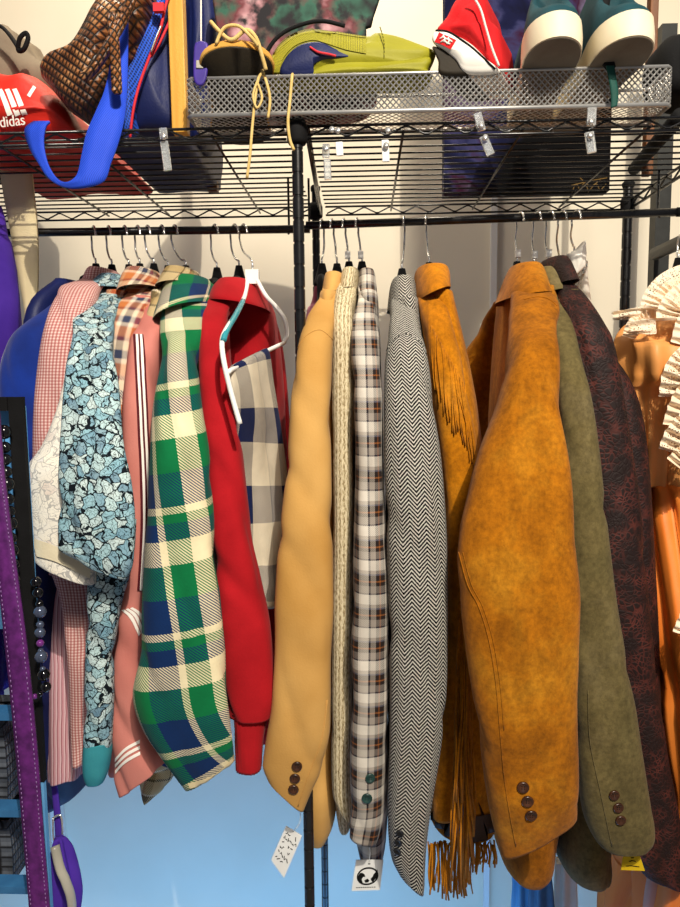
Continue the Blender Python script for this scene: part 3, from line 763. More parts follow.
# tan wool jacket
g = garment('wool_blazer', 'tan wool blazer with three dark cuff buttons and a white price tag', 'blazer', 337, GP)
sl = loft([(280, 325, 342, .965, .03), (290, 322, 341, .935, .035), (305, 315, 337, .89, .04), (320, 306, 335, .85, .045), (340, 299, 333, .815, .045), (400, 291, 332, .79, .045), (465, 287, 332, .78, .042), (520, 281, 332, .77, .042), (570, 276, 333, .765, .042), (630, 273, 333, .76, .042), (698, 272, 330, .76, .042), (735, 267, 329, .76, .04), (264, 758, 324, 762, .76, .034), (264, 766, 312, 790, .76, .028), (268, 776, 304, 810, .76, .022)], seed=25, amp=.003)
so = sl.build('sleeve', mt['tan'], g); bv = sl.bvh()
for x, y in ((297, 766), (295, 778), (293.5, 789)): button(so, bv, x, y, 5.6, mt['buttonbrown'])
line_on(bv, [(327, 700), (322, 740), (309, 775), (298, 806)], .0007).build('seam', mt['tan'], so)
loft([(300, 322, 342, 1.0, .12), (400, 312, 344, 1.0, .16), (600, 302, 342, .99, .15), (720, 303, 341, .95, .10), (770, 304, 339, .92, .08), (803, 306, 336, .915, .07), (818, 310, 330, .915, .062)], seed=26).build('body', mt['tan'], g)
line_on(bv, [(298, 348), (306, 336), (320, 330), (333, 340)], .0005).build('seam', mt['tan'], so)
collar(g, mt['tan'], [(284, 328, 342, .975, .035), (275, 326, 343, .975, .038), (281, 324, 344, .965, .045), (322, 297, 342, 294, .955, .055)], 8)
# oatmeal knit
g = garment('knit_jacket', 'oatmeal flecked knit jacket between the tan blazer and the plaid blazer', 'jacket', 349, GP)
loft([(278, 341, 357, .965, .03), (288, 337, 356, .93, .035), (300, 334, 355, .89, .04), (320, 331, 354, .86, .042), (350, 331, 355, .845, .04), (465, 331, 354, .835, .038), (600, 332, 353, .83, .036), (700, 331, 352, .83, .036), (780, 332, 352, .83, .034), (336, 800, 352, 808, .83, .03), (343, 812, 351, 818, .83, .025)], seed=27, amp=.002).build('sleeve', mt['oatmeal'], g)
loft([(300, 338, 358, 1.0, .12), (420, 336, 358, 1.0, .16), (640, 334, 356, .99, .15), (750, 334, 355, .96, .12), (790, 338, 354, .95, .10)], seed=28).build('body', mt['oatmeal'], g)
collar(g, mt['oatmeal'], [(281, 344, 357, .975, .035), (271, 343, 358, .975, .038), (277, 341, 359, .965, .045), (338, 293, 358, 291, .955, .055)], 9)
# brown and white plaid blazer
g = garment('plaid_blazer', 'brown, black and white plaid blazer with two dark green cuff buttons', 'blazer', 362, GP)
sl = loft([(280, 358, 372, .965, .03), (288, 357, 373, .94, .035), (305, 356, 376, .89, .04), (325, 352, 379, .855, .045), (345, 351, 382, .825, .045), (400, 353, 383, .80, .042), (465, 354, 384, .79, .04), (600, 350, 391, .78, .04), (700, 350, 389, .78, .04), (780, 349, 388, .78, .038), (349, 812, 386, 806, .78, .03), (350, 834, 376, 843, .78, .024)], seed=29, amp=.003)
so = sl.build('sleeve', mt['bwplaid'], g); bv = sl.bvh()
button(so, bv, 370, 778, 5.2, mt['buttongreen']); button(so, bv, 367, 798, 5.6, mt['buttongreen'])
loft([(300, 358, 378, 1.0, .12), (420, 358, 382, 1.0, .16), (640, 356, 386, .99, .14), (764, 354, 388, .95, .10), (811, 355, 387, .94, .09), (832, 358, 384, .94, .08)], seed=30).build('body', mt['bwplaid'], g)
collar(g, mt['bwplaid'], [(283, 361, 373, .975, .035), (272, 360, 374, .975, .038), (278, 359, 376, .965, .045), (357, 297, 378, 299, .95, .06)], 10)
# herringbone blazer
g = garment('herringbone_blazer', 'grey herringbone tweed blazer with black cuff buttons', 'blazer', 402, GP)
sl = loft([(287, 394, 412, .965, .03), (294, 392, 413, .945, .035), (308, 389, 416, .90, .04), (328, 387, 422, .855, .045), (350, 385, 428, .82, .048), (400, 384, 435, .79, .048), (460, 384, 442, .775, .046), (536, 387, 447, .765, .045), (612, 389, 448, .76, .045), (688, 390, 447, .76, .044), (743, 390, 441, .76, .042), (805, 388, 431, .762, .04), (838, 389, 427, .764, .034), (392, 856, 425, 866, .766, .03), (397, 866, 424, 893, .768, .024)], seed=31, amp=.003)
so = sl.build('sleeve', mt['herringbone'], g); bv = sl.bvh()
for x, y in ((400, 833), (398.5, 842), (397.5, 851)): button(so, bv, x, y, 4.4, mt['buttonblack'])
loft([(306, 392, 416, 1.0, .12), (420, 386, 432, 1.0, .16), (640, 388, 438, .99, .14), (760, 388, 430, .96, .10), (810, 390, 420, .95, .08), (832, 396, 416, .95, .07)], seed=32).build('body', mt['herringbone'], g)
line_on(bv, [(386, 352), (394, 340), (406, 334), (418, 340), (428, 354)], .0006).build('seam', mt['herringbone'], so)
collar(g, mt['herringbone'], [(290, 396, 411, .97, .04), (279, 394, 413, .97, .042), (287, 390, 416, .96, .05), (387, 312, 418, 306, .945, .06)], 11)
# mustard fringed jacket
g = garment('fringed_jacket', 'mustard suede western jacket with long fringe', 'jacket', 429, GP)
sl = loft([(284, 418, 446, .96, .035), (291, 417, 446, .935, .04), (305, 419, 447, .90, .045), (330, 423, 452, .87, .045), (360, 427, 461, .855, .045), (390, 431, 467, .845, .042), (446, 437, 477, .84, .04), (536, 444, 474, .84, .038), (612, 444, 468, .845, .036), (700, 440, 462, .855, .034), (780, 434, 456, .86, .032), (815, 432, 452, .86, .03)], seed=33, amp=.003)
so = sl.build('sleeve', mt['mustard'], g); bv = sl.bvh()
bd = loft([(300, 420, 448, 1.0, .12), (420, 426, 472, 1.0, .16), (600, 434, 486, .99, .14), (740, 434, 490, .96, .10), (803, 430, 494, .94, .07), (811, 430, 494, .94, .07)], seed=34)
bo = bd.build('body', mt['mustard'], g)
strip_on(bd.bvh(), [(426, 812), (445, 816), (470, 816), (495, 812)], [(426, 838), (445, 842), (470, 842), (495, 838)], .002, 5, 4).build('hem_lining', mt['lining'], bo)
bvb = bd.bvh()
collar(g, mt['mustard'], [(284, 421, 443, .975, .05), (270, 418, 446, .975, .055), (275, 415, 449, .965, .06), (414, 295, 449, 286, .95, .075), (415, 304, 449, 290, .945, .08)], 12)
rng = random.Random(4)
def strand(p0, p1, sw=.004, w=.0011):
    n = 6; a, b = rng.uniform(-sw, sw), rng.uniform(-sw, sw); c = rng.uniform(0, .003)
    pts = [p0.lerp(p1, i / n) + Vector((a * math.sin(PI * i / n) + b * math.sin(2 * PI * i / n) * .6, -c * math.sin(PI * i / n), 0)) for i in range(n + 1)]
    return pts, w
mb = MB()        # sleeve fringe hanging from the yoke
for k in range(20):
    t = k / 19; p, nr = hit(bv, 432 + 34 * t, 326 + 62 * t); q, n2 = hit(bv, 436 + 38 * t, 395 + 72 * t + rng.uniform(-8, 8))
    pts, w = strand(p + nr * .001, q + nr * .003, .002); mb.tube(pts, .0008, 5, flat=.6)
mb.build('yoke_fringe', mt['mustard'], so)
mb = MB()        # the long gathered tassel of fringe beside the sleeve
for k in range(34):
    p = P(461 + rng.uniform(-3, 6), 600 + rng.uniform(-10, 60), .80 + rng.uniform(-.012, .012)); q = P(455 + rng.uniform(-7, 20), rng.uniform(800, 896), .80 + rng.uniform(-.02, .02))
    pts, w = strand(p, q, .006, rng.uniform(.0011, .0019)); mb.tube(pts, w, 5, flat=.6)
mb.build('sleeve_fringe', mt['mustard'], so)
mb = MB()        # fringe along the hem
for k in range(64):
    x = 428 + 66 * k / 63; p = P(x, 843 + rng.uniform(-3, 2), .872 + .006 * math.sin(k * 1.3)); q = P(x + rng.uniform(-3, 3), (898 if x < 470 else 880) - abs(x - 452) * .35 + rng.uniform(-10, 4), .872 + .02 * math.sin(k * 1.3))
    pts, w = strand(p, q, .002, .0013); mb.tube(pts, w, 5, flat=.6)
mb.build('hem_fringe', mt['mustard'], bo)
# camel suede blazer
g = garment('suede_blazer', 'large camel suede blazer with three brown cuff buttons', 'blazer', 517, GP)
sl = loft([(276, 511, 540, .955, .035), (284, 509, 546, .93, .04), (300, 509, 555, .875, .048), (320, 509, 558, .83, .052), (347, 508, 558, .785, .055), (402, 498, 560, .755, .055), (450, 480, 566, .735, .055), (493, 468, 571, .725, .055), (551, 456, 576, .715, .055), (600, 458, 578, .71, .055), (637, 463, 577, .71, .054), (690, 470, 576, .71, .053), (735, 478, 576, .712, .052), (785, 485, 578, .715, .05), (492, 822, 578, 803, .718, .04), (502, 856, 577, 816, .722, .028)], seed=35, amp=.003)
so = sl.build('sleeve', mt['suede'], g); bv = sl.bvh()
for x, y in ((523, 787), (527.5, 801), (531, 815)): button(so, bv, x, y, 6.4, mt['buttonbrown'])
line_on(bv, [(459, 552), (468, 585), (479, 607), (489, 640), (496, 683), (500, 730), (506, 790), (516, 846)], .0006).build('seam', mt['suede'], so)
line_on(bv, [(463, 552), (472, 585), (483, 607), (493, 640), (500, 683), (504, 730)], .0004).build('seam', mt['suede'], so)
loft([(296, 504, 542, 1.0, .12), (420, 496, 562, 1.0, .16), (640, 486, 568, .99, .14), (760, 492, 560, .95, .10), (822, 495, 552, .93, .08), (846, 497, 549, .93, .075), (854, 503, 542, .93, .07)], seed=36).build('body', mt['suede'], g)
far_sleeve(g, mt['suede'], [(302, 494, 516, 1.10, .03), (318, 484, 514, 1.155, .04), (335, 476, 512, 1.18, .045), (365, 462, 508, 1.20, .045), (430, 455, 502, 1.21, .045), (520, 452, 496, 1.21, .045), (650, 456, 494, 1.21, .04), (800, 462, 492, 1.2, .04)], 37)
line_on(bv, [(524, 300), (536, 297), (548, 299), (557, 306)], .0006).build('seam', mt['suede'], so)
collar(g, mt['suede'], [(278, 514, 536, .97, .04), (267, 512, 537, .97, .044), (273, 507, 542, .96, .052), (500, 292, 545, 288, .94, .07), (496, 303, 548, 296, .935, .078)], 13)
# olive suede blazer
g = garment('suede_blazer', 'olive green suede blazer with a yellow paper tag at the cuff', 'blazer', 534, GP)
sl = loft([(280, 534, 557, .965, .03), (290, 536, 562, .94, .04), (310, 540, 567, .89, .048), (328, 542, 572, .855, .05), (360, 548, 579, .825, .05), (402, 552, 589, .805, .05), (491, 558, 600, .79, .05), (600, 564, 614, .78, .048), (678, 570, 629, .778, .046), (752, 576, 642, .776, .046), (803, 582, 651, .776, .04), (588, 828, 655, 824, .776, .034), (597, 844, 655, 840, .776, .026), (606, 850, 648, 849, .776, .022)], seed=38, amp=.003)
so = sl.build('sleeve', mt['olive'], g); bv = sl.bvh()
for x, y in ((614, 795), (618, 807.5), (620.5, 820)): button(so, bv, x, y, 5.6, mt['buttonbrown'])
line_on(bv, [(588, 690), (590, 740), (600, 790), (612, 846)], .0006).build('seam', mt['olive'], so)
loft([(300, 536, 562, 1.0, .12), (420, 542, 592, 1.0, .16), (640, 552, 606, .99, .14), (760, 554, 606, .95, .10), (826, 552, 602, .93, .08), (852, 556, 604, .93, .07), (861, 570, 603, .93, .06)], seed=39).build('body', mt['olive'], g)
collar(g, mt['olive'], [(282, 532, 552, .97, .04), (271, 530, 553, .97, .042), (277, 529, 557, .96, .05), (530, 298, 560, 292, .945, .06)], 14)
# maroon brocade coat
g = garment('brocade_coat', 'long dark maroon brocade coat', 'coat', 548, GP)
loft([(272, 546, 566, .96, .03), (284, 550, 573, .925, .04), (301, 556, 588, .885, .045), (325, 562, 603, .855, .048), (345, 566, 612, .845, .048), (400, 572, 622, .838, .046), (491, 580, 635, .835, .045), (575, 586, 643, .833, .045), (638, 592, 650, .833, .045), (704, 600, 660, .833, .044), (757, 607, 668, .833, .043), (800, 615, 676, .833, .042), (842, 624, 683, .833, .04), (636, 868, 687, 880, .833, .036), (646, 876, 684, 886, .833, .03)], seed=40, amp=.003).build('sleeve', mt['brocade'], g)
loft([(318, 556, 576, .98, .08), (350, 560, 590, .98, .11), (420, 566, 618, 1.0, .15), (640, 580, 636, .99, .14), (780, 588, 648, .96, .11), (800, 594, 648, .95, .10), (818, 596, 646, .95, .09)], seed=41).build('body', mt['brocade'], g)
collar(g, mt['brocade'], [(274, 547, 562, .97, .04), (261, 544, 563, .97, .042), (267, 542, 568, .96, .05), (545, 288, 574, 284, .945, .06)], 15)
# cream and white blouses behind
g = garment('blouse', 'cream blouse glimpsed behind the shoulder of the maroon coat', 'blouse', 560, GP)
loft([(263, 553, 564, 1.04, .025), (272, 553, 571, 1.05, .035), (290, 554, 571, 1.06, .04), (330, 562, 590, 1.09, .05), (500, 574, 606, 1.09, .08), (700, 580, 616, 1.09, .08)], seed=42).build('body', mt['cream'], g)
g = garment('blouse', 'white blouse with a pointed collar, last on the right rail', 'blouse', 576, GP)
loft([(262, 570, 587, 1.05, .025), (275, 570, 587, 1.06, .03), (300, 572, 588, 1.08, .05), (400, 574, 600, 1.14, .08), (600, 578, 612, 1.14, .08), (700, 578, 614, 1.14, .08)], seed=43).build('body', mt['white'], g)
slab([(569, 253), (578, 249), (587, 239), (588, 252), (587, 266), (576, 276), (573, 272)], .985, .03, .008, .003, amp=.001, sharp=True).build('collar', mt['white'], g)
# mauve top by the post
g = garment('mauve_blouse', 'mauve blouse peeping out left of the tan blazer, by the ringed post', 'blouse', 322, GP)
loft([(270, 319, 325, 1.02, .015), (280, 316, 326, 1.03, .03), (300, 312, 326, 1.05, .05), (330, 306, 326, 1.06, .07), (450, 300, 328, 1.06, .08), (650, 302, 328, 1.06, .08)], seed=44).build('body', mt['mauve'], g)

# clear trouser hanger with the checked shorts over its bar
B = P(252, 270, .92); h = thing('trouser_hanger', 'clear plastic hanger with teal stripe, holding navy and cream checked cloth', 'hanger', B, 'clothes hangers on the rails')
R = rail_at(243); e = Vector((-.5, .86, 0)).normalized(); pts = [R - e * .0165 + Vector((0, 0, -.006))]
for k in range(9):
    a = PI - PI * k / 8 * 1.1; pts.append(R + e * math.cos(a) * .015 + Vector((0, 0, RAIL - .0119 + math.sin(a) * .0135)))
pts += [pts[-1].lerp(B, .4) + e * .004, B + Vector((0, 0, .012)), B + Vector((0, 0, -.004))]
MB().tube(spline3(pts, 5), .0015, 8).build('hook', mt['steel'], h)
MB().box(P(252.5, 277, .915), (.017, .010, .018)).build('neck_block', mt['whiteplastic'], h, False)
def bar(path, r, mat, name): return MB().tube(pxpath(path, 6), r, 10).build(name, mat, h)
bar([(248, 279, .912), (244, 298, .87), (236, 314, .81), (226, 330, .76), (222, 342, .75), (224, 362, .735), (231, 392, .735), (240, 424, .735)], .0028, mt['whiteplastic'], 'arm')
bar([(243, 301, .862), (236, 314.5, .808), (227, 330, .762), (223.5, 340, .747)], .0034, mt['tealplastic'], 'stripe')
bar([(257, 280, .912), (266, 296, .91), (277, 308, .92), (285, 320, .915), (287, 334, .92), (284, 342, .92)], .0028, mt['whiteplastic'], 'arm')
bar([(228, 372, .735), (245, 362, .79), (265, 352, .855), (284, 343, .92)], .0027, mt['whiteplastic'], 'cross_bar')
g = thing('checked_skirt', 'navy and cream block-checked cloth folded over the clear hanger', 'skirt', P(255, 360, .95), GP)
loft([(230, 367, .745, 267, 348, .865, .005), (228, 373, .745, 269, 353, .87, .012), (232, 392, .75, 272, 376, .88, .014), (236, 420, .77, 279, 415, .89, .016), (238, 470, .80, 286, 465, .90, .017), (244, 520, .81, 290, 510, .90, .018), (250, 570, .82, 291, 560, .90, .018), (256, 610, .82, 290, 600, .90, .017)], seed=45, amp=.003, folds=[(.0025, 6, 0, 2)]).build('body', mt['checkcloth'], g)

# tags
def paper_tag(name, label, corners, Y, mat, strokes, string=None, cat='tag', logo=None):
    c = P(sum(x for x, y in corners) / 4, sum(y for x, y in corners) / 4, Y); g = thing(name, label, cat, c)
    pts = [P(x, y, Y) for x, y in corners]; th = Vector((0, .0008, 0)); n = 4
    mb = MB(); mb.add(pts + [p + th for p in pts], [(0, 1, 2, 3), (7, 6, 5, 4)] + [(i, i + 4, (i + 1) % 4 + 4, (i + 1) % 4) for i in range(4)])
    mb.build('card', mat, g, False)
    def at(u, v):
        a = pts[0].lerp(pts[1], u); b = pts[3].lerp(pts[2], u); return a.lerp(b, v) - th * .35
    mb = MB()
    for st in strokes: mb.tube([at(u, v) for u, v in st], .0005, 5)
    if strokes: mb.build('writing', mt['ink'], g)
    if logo: logo(g, at)
    if string: MB().tube(pxpath(string, 4), .0005, 5).build('string', mt['string'], g)
    return g
hw = []
rs = random.Random(12)
for v in (.14, .26, .4, .52, .66, .8):
    u = .14
    while u < .82:
        du = rs.uniform(.06, .14)
        hw.append([(u, v + rs.uniform(-.04, .04)), (u + du * .5, v + rs.uniform(-.05, .05)), (u + du, v + rs.uniform(-.04, .04))]); u += du + rs.choice((.04, .08, .3))
paper_tag('price_tag', 'white handwritten price tag hanging from the tan blazer cuff', [(286, 826), (302, 836), (284, 878), (271, 860)], .80, mt['paper'], hw, [(300, 808, .80), (300, 822, .80), (293, 832, .80)])
def cowlogo(g, at):
    mb = MB(); mb.tube([at(.5 + .36 * math.cos(a), .52 + .27 * math.sin(a)) for a in [2 * PI * k / 40 for k in range(40)]], .0009, 6, closed=True)
    def blob(poly):
        b = len(mb.v); P0 = [at(u, v) - Vector((0, .0003, 0)) for u, v in poly]; mb.add(P0, [tuple(range(len(P0)))])
    blob([(.16, .52), (.2, .42), (.28, .4), (.38, .46), (.42, .54), (.34, .54), (.3, .62), (.36, .74), (.27, .72), (.18, .62)])
    blob([(.62, .6), (.68, .54), (.7, .46), (.76, .4), (.82, .3), (.85, .42), (.84, .58), (.76, .64), (.72, .72), (.66, .68)])
    blob([(.4, .66), (.5, .6), (.58, .66), (.55, .72), (.45, .73)])
    for k in range(9):
        u = .15 + k * .078; mb.tube([at(u, .89), at(u + .05, .89)], .0005, 5)
    mb.tube([at(.46, .12), at(.54, .12)], .0006, 5)
    mb.build('logo', mt['ink'], g)
paper_tag('garment_tag', 'white card tag with a black circular logo below the plaid blazer', [(356, 860), (383.5, 860), (380, 890), (351.5, 891)], .815, mt['paper'], [], [(366, 838, .80), (370, 850, .81), (369, 862, .815)], logo=cowlogo)
yw = [[(.4, .2), (.6, .18)], [(.45, .36), (.62, .36)], [(.35, .54), (.5, .5), (.68, .54)], [(.2, .78), (.45, .76), (.8, .8)]]
paper_tag('paper_tag', 'yellow paper tag under the olive blazer cuff', [(624, 851), (638, 850), (645, 871), (621, 870)], .79, mt['yellowpaper'], yw)
# ------------------------------------------------------------------ things on the shelf
BG = 'bags on the left shelf'
def pts3(path, m=5): return pxpath(path, m)
# red sports bag
g = thing('duffel_bag', 'red nylon sports bag with three white stripes, far left of the shelf', 'bag', P(20, 128, .95), BG)
mb = slab([(-60, 66), (-20, 60), (8, 62), (24, 70), (42, 84), (60, 104), (80, 127), (70, 131), (20, 133), (-60, 135)], .845, .30, .04, .012, amp=.012, fr=22, seed=2)
bo = mb.build('body', mt['redbag'], g); bv = mb.bvh()
for k in range(3):
    x = 2 + k * 7.2
    strip_on(bv, [(x - 4, 90 - k * .2), (x + 6, 116)], [(x + .4, 89 - k * .2), (x + 11, 114)], .0012, 5, 2).build('white_stripe', mt['whitecloth'], bo)
strip_on(bv, [(27, 96), (33, 86)], [(30, 98), (36, 88)], .001, 4, 2).build('zip_tape', mt['whitecloth'], bo)
fc = bpy.data.curves.new('lettering', 'FONT'); fc.body = 'didas'; fc.size = .017; fc.extrude = .0004
fo = bpy.data.objects.new('lettering', fc); COL.objects.link(fo); p, nr = hit(bv, 2, 128)
dg = bpy.context.evaluated_depsgraph_get(); me = bpy.data.meshes.new_from_object(fo.evaluated_get(dg)); bpy.data.objects.remove(fo)
lo = bpy.data.objects.new('lettering', me); COL.objects.link(lo); me.materials.clear(); me.materials.append(mt['whitecloth'])
lo.parent = bo; rt = root_loc(bo)
zz = -nr; zz = nr; xx = Vector((0, 0, 1)).cross(nr).normalized(); yy = nr.cross(xx)
M4 = Matrix((xx, yy, nr)).transposed().to_4x4(); M4.translation = p + nr * .003 - rt
me.transform(M4)
# grey cloth bag with black ring strap
g = thing('cloth_bag', 'grey and tan cloth bag with a black looped strap, behind the red sports bag', 'bag', P(-10, 70, 1.0), BG)
mb = slab([(-50, 18), (-10, 14), (3, 18), (14, 32), (24, 47), (34, 60), (34, 90), (30, 150), (-50, 155)], .99, .12, .03, .01, amp=.008, fr=26, seed=5)
mb.build('body', mt['greybag'], g)
MB().tube(pts3([(-12, 22, .96), (0, 26, .955), (8, 33, .955), (16, 44, .955), (20, 51, .955)]), .006, 8, flat=.4).build('strap', mt['blackmat'], g)
MB().tube(pts3([(18, 48, .95), (20, 38, .945), (26, 33, .945), (28, 39, .945), (24, 49, .945), (19, 51, .95), (18, 48, .95)]), .003, 8).build('loop', mt['blackmat'], g)
# brown woven bag
g = thing('woven_handbag', 'brown woven leather handbag slumped over the red sports bag', 'bag', P(85, 110, .86), BG)
mb = slab([(29, 63), (44, 47), (68, 33), (84, 16), (96, -4), (112, -26), (146, -26), (140, 2), (128, 34), (116, 62), (106, 92), (96, 116), (86, 118), (70, 108), (48, 88), (33, 72)], .80, .09, .028, .016, amp=.008, fr=24, seed=8)
bo = mb.build('body', mt['brownweave'], g); bv = mb.bvh()
line_on(bv, [(30, 66), (36, 76), (50, 90), (68, 106), (86, 117)], .0013, .001).build('piping', mt['darkwood'], bo)
MB().tube(pts3([(136, -14, .775), (124, 18, .77), (108, 46, .765), (96, 66, .765), (84, 78, .77)]), .0085, 10, flat=.6).build('handle', mt['brownweave'], g)
MB().tube(pts3([(112, 14, .768), (114, 40, .762), (116, 70, .762), (117, 94, .764)]), [.0055] * 15 + [.004], 10, flat=.7).build('strap_end', mt['brownweave'], g)
# blue backpack
g = thing('backpack', 'navy and bright blue mesh backpack with red piping and a dangling webbing strap', 'bag', P(135, 128, .95), BG)
mb = slab([(144, -30), (174, -30), (175, 60), (175, 112), (172, 131), (128, 132), (92, 132), (94, 108), (110, 60), (128, 14)], .855, .29, .025, .01, amp=.005, fr=20, seed=9)
bo = mb.build('body', mt['navy'], g); bv = mb.bvh()
mb = slab([(140, -26), (164, -26), (160, 20), (148, 56), (138, 86), (132, 112), (129, 131), (92, 132), (95, 106), (106, 70), (124, 24)], .838, .03, .012, .012, amp=.003, seed=10)
po = mb.build('mesh_pocket', mt['bluemesh'], g)
MB().tube(pts3([(172, -14, .834), (165, 8, .832), (160, 30, .832), (149, 58, .832), (139, 86, .832), (133, 112, .832), (130, 138, .836)]), .0016, 8).build('piping', mt['redpiping'], po)
MB().tube(pts3([(167, -8, .846), (171, 14, .843), (162, 38, .841), (151, 57, .838)]), .0016, 8).build('piping', mt['redpiping'], po)
MB().box(P(159, 8, .826), (.012, .006, .009)).build('tab', mt['redpiping'], po, False)
MB().tube(pts3([(161, 26, .830), (156, 38, .829), (151, 52, .829)]), .0018, 8, flat=.5).build('zip_pull', mt['steel'], po)
ribbon([((116, 30, .80), (128, 22, .80)), ((111, 62, .795), (128, 55, .795)), ((105, 90, .785), (127, 96, .785)), ((96, 112, .775), (124, 121, .775)), ((87, 133, .772), (118, 144, .772)), ((82, 155, .772), (111, 163, .772)), ((78, 173, .772), (104, 181, .772)), ((72, 180, .774), (85, 188, .774)), ((64, 182, .778), (66, 188, .778)), ((56, 177, .783), (49, 179, .783)), ((48, 163, .79), (38, 163, .79)), ((44, 143, .795), (29, 147, .795)), ((46, 127, .797), (25, 130, .797)), ((50, 122, .80), (34, 122, .806))], .0013).build('strap', mt['bluestrap'], g)
mb = slab([(104, 128), (190, 128), (188, 137), (108, 138)], .86, .27, .004, 0)   # the darker base of the pack
# standing timber strips
def timber(name, label, x0, x1, y0, y1, Y, d, mat):
    a = P(x0, y1, Y); b = P(x1, y1, Y); t = P((x0 + x1) / 2, y0, Y)
    g = thing(name, label, 'wooden post', ((a.x + b.x) / 2, Y + d / 2, a.z)); w = abs(b.x - a.x)
    mb = MB(); mb.box(((a.x + b.x) / 2, Y + d / 2, (ZS + t.z) / 2), (w, d, t.z - ZS))
    o = mb.build('upright', mat, g, False); bm = o.modifiers.new('bevel', 'BEVEL'); bm.width = .0012; bm.segments = 2
    return g
timber('wooden_post', 'pale yellow pine post between the blue backpack and the tan shoe', 172, 187, -60, 137, .838, .016, mt['yellowwood'])
timber('wooden_post', 'brown wooden post standing at the back behind the tan shoe', 207, 217, -60, 190, 1.09, .016, mt['darkwood'])
timber('wooden_post', 'brown wooden post standing at the back, right of the black canvas', 645, 653, -60, 180, 1.05, .016, mt['darkwood'])
# navy bag with a purple tag
g = thing('drawstring_bag', 'navy bag squeezed between the pine post and the tan shoe', 'bag', P(196, 128, .93), BG)
slab([(186, -30), (212, -30), (214, 40), (206, 100), (198, 131), (188, 131), (184, 80)], .925, .10, .02, .006, amp=.004, seed=12).build('body', mt['navy'], g)
g = thing('luggage_tag', 'purple rubber luggage tag hanging on a white cord beside the pine post', 'tag', P(200, 60, .794))
slab([(194, 46), (198, 41), (204, 41), (208, 46), (207, 72), (203, 84), (196, 84), (193, 74)], .792, .004, .0018, 0, n=48).build('tag_body', mt['purpletag'], g)
slab([(196, 60), (203, 60), (203, 68), (196, 68)], .7905, .003, .0006, 0, n=32, sharp=True).build('window', mt['satingrey'], g)
MB().tube(pts3([(201, -30, .794), (201, 10, .794), (201, 43, .794)]), .0009, 6).build('cord', mt['whitecloth'], g)
# mesh tray
x0t, x1t = P(188, 95, .80).x, P(671, 88, .80).x
zt1, zt0 = P(430, 72.5, .80).z, ZS + .004
g = thing('mesh_tray', 'long silver wire-mesh tray at the front of the right shelf', 'tray', ((x0t + x1t) / 2, .83, zt0))
TD = .062
def rr(z, r): 
    return MB().tube([(x0t + .004, .80, z), (x1t - .004, .80, z), (x1t, .804, z), (x1t, .80 + TD, z), (x0t, .80 + TD, z), (x0t, .804, z)], r, 8, closed=True)
rr(zt1, .0019).build('rim', mt['traymetal'], g); rr(zt0, .0026).build('base_rim', mt['traymetal'], g)
def mesh_panel(o, ax, L, H, w=.0064, h=.0068, r=.0008):
    mb = MB(); o = Vector(o); ex, ey = Vector(ax[0]), Vector(ax[1]); dx = H * w / h; n = int((L + dx) / w) + 1
    for s in (1, -1):
        for k in range(-1, n):
            x0 = k * w - (0 if s > 0 else -dx) - (dx if s > 0 else dx)
            a, b = Vector((x0, 0)), Vector((x0 + s * dx, H))
            t0, t1 = 0, 1
            if b.x != a.x:
                ta, tb = sorted(((0 - a.x) / (b.x - a.x), (L - a.x) / (b.x - a.x))); t0, t1 = max(0, ta), min(1, tb)
            if t1 - t0 < .02: continue
            p, q = a.lerp(b, t0), a.lerp(b, t1)
            mb.tube([o + ex * p.x + ey * p.y, o + ex * q.x + ey * q.y], r, 4)
    return mb
Lt = x1t - x0t; Hh = zt1 - zt0
mesh_panel((x0t, .80, zt0), ((1, 0, 0), (0, 0, 1)), Lt, Hh).build('front_mesh', mt['traymetal'], g, False)
mesh_panel((x0t, .80, zt0), ((1, 0, 0), (0, 1, 0)), Lt, TD, .0085, .010, .0005).build('base_mesh', mt['traymetal'], g, False)
for x in (x0t, x1t): mesh_panel((x, .80, zt0), ((0, 1, 0), (0, 0, 1)), TD, Hh).build('end_mesh', mt['traymetal'], g, False)
# painted floral board
g = thing('floral_board', 'dark board painted with pink and green flowers behind the lime green bag', 'painting', P(295, 100, .87))
a, b = P(224, 60, .868), P(371, 60, .868)
mb = slab([(223, -40), (372, -40), (372, 22), (366, 30), (368, 116), (226, 120), (222, 60)], .868, .008, .003, 0)
mb.build('panel', mt['floralart'], g)
# lime green bag
g = thing('belt_bag', 'lime green mesh and nylon bag with a navy pocket, lying in the tray', 'bag', P(350, 76, .83))
mb = slab([(264, 78), (266, 58), (274, 42), (292, 29), (314, 23), (340, 26), (362, 30), (371, 30), (376, 26), (386, 27), (402, 31), (424, 40), (437, 47), (434, 56), (428, 68), (424, 78), (340, 80)], .805, .052, .018, .006, amp=.003, fr=22, seed=15)
bo = mb.build('body', mt['olivebag'], g); bv = mb.bvh()
strip_on(bv, [(268, 72), (271, 54), (284, 37), (304, 28), (324, 26), (345, 30), (366, 33)], [(280, 72), (284, 58), (296, 46), (312, 41), (326, 44), (345, 50), (366, 54)], .0012, 5, 5).build('mesh_panel', mt['limemesh'], bo)
slab([(281, 74), (284, 58), (298, 44), (316, 40), (332, 45), (352, 55), (338, 58), (322, 60), (312, 66), (312, 75)], .799, .012, .005, .003, seed=16).build('pocket', mt['navy'], g)
slab([(312, 76), (318, 64), (340, 58), (400, 59), (430, 56), (427, 70), (424, 78)], .80, .03, .01, .004, amp=.002, seed=17).build('lower_flap', mt['olivebag'], g)
MB().tube(pts3([(263, 72, .806), (267, 52, .803), (280, 35, .802), (300, 25, .802), (322, 21, .803), (345, 26, .806)]), .0022, 8).build('piping', mt['blackmat'], g)
MB().tube(pts3([(310, 47, .796), (318, 52, .794), (328, 54, .794), (336, 56, .795)]), .0012, 6).build('zip_pull', mt['redpiping'], g)
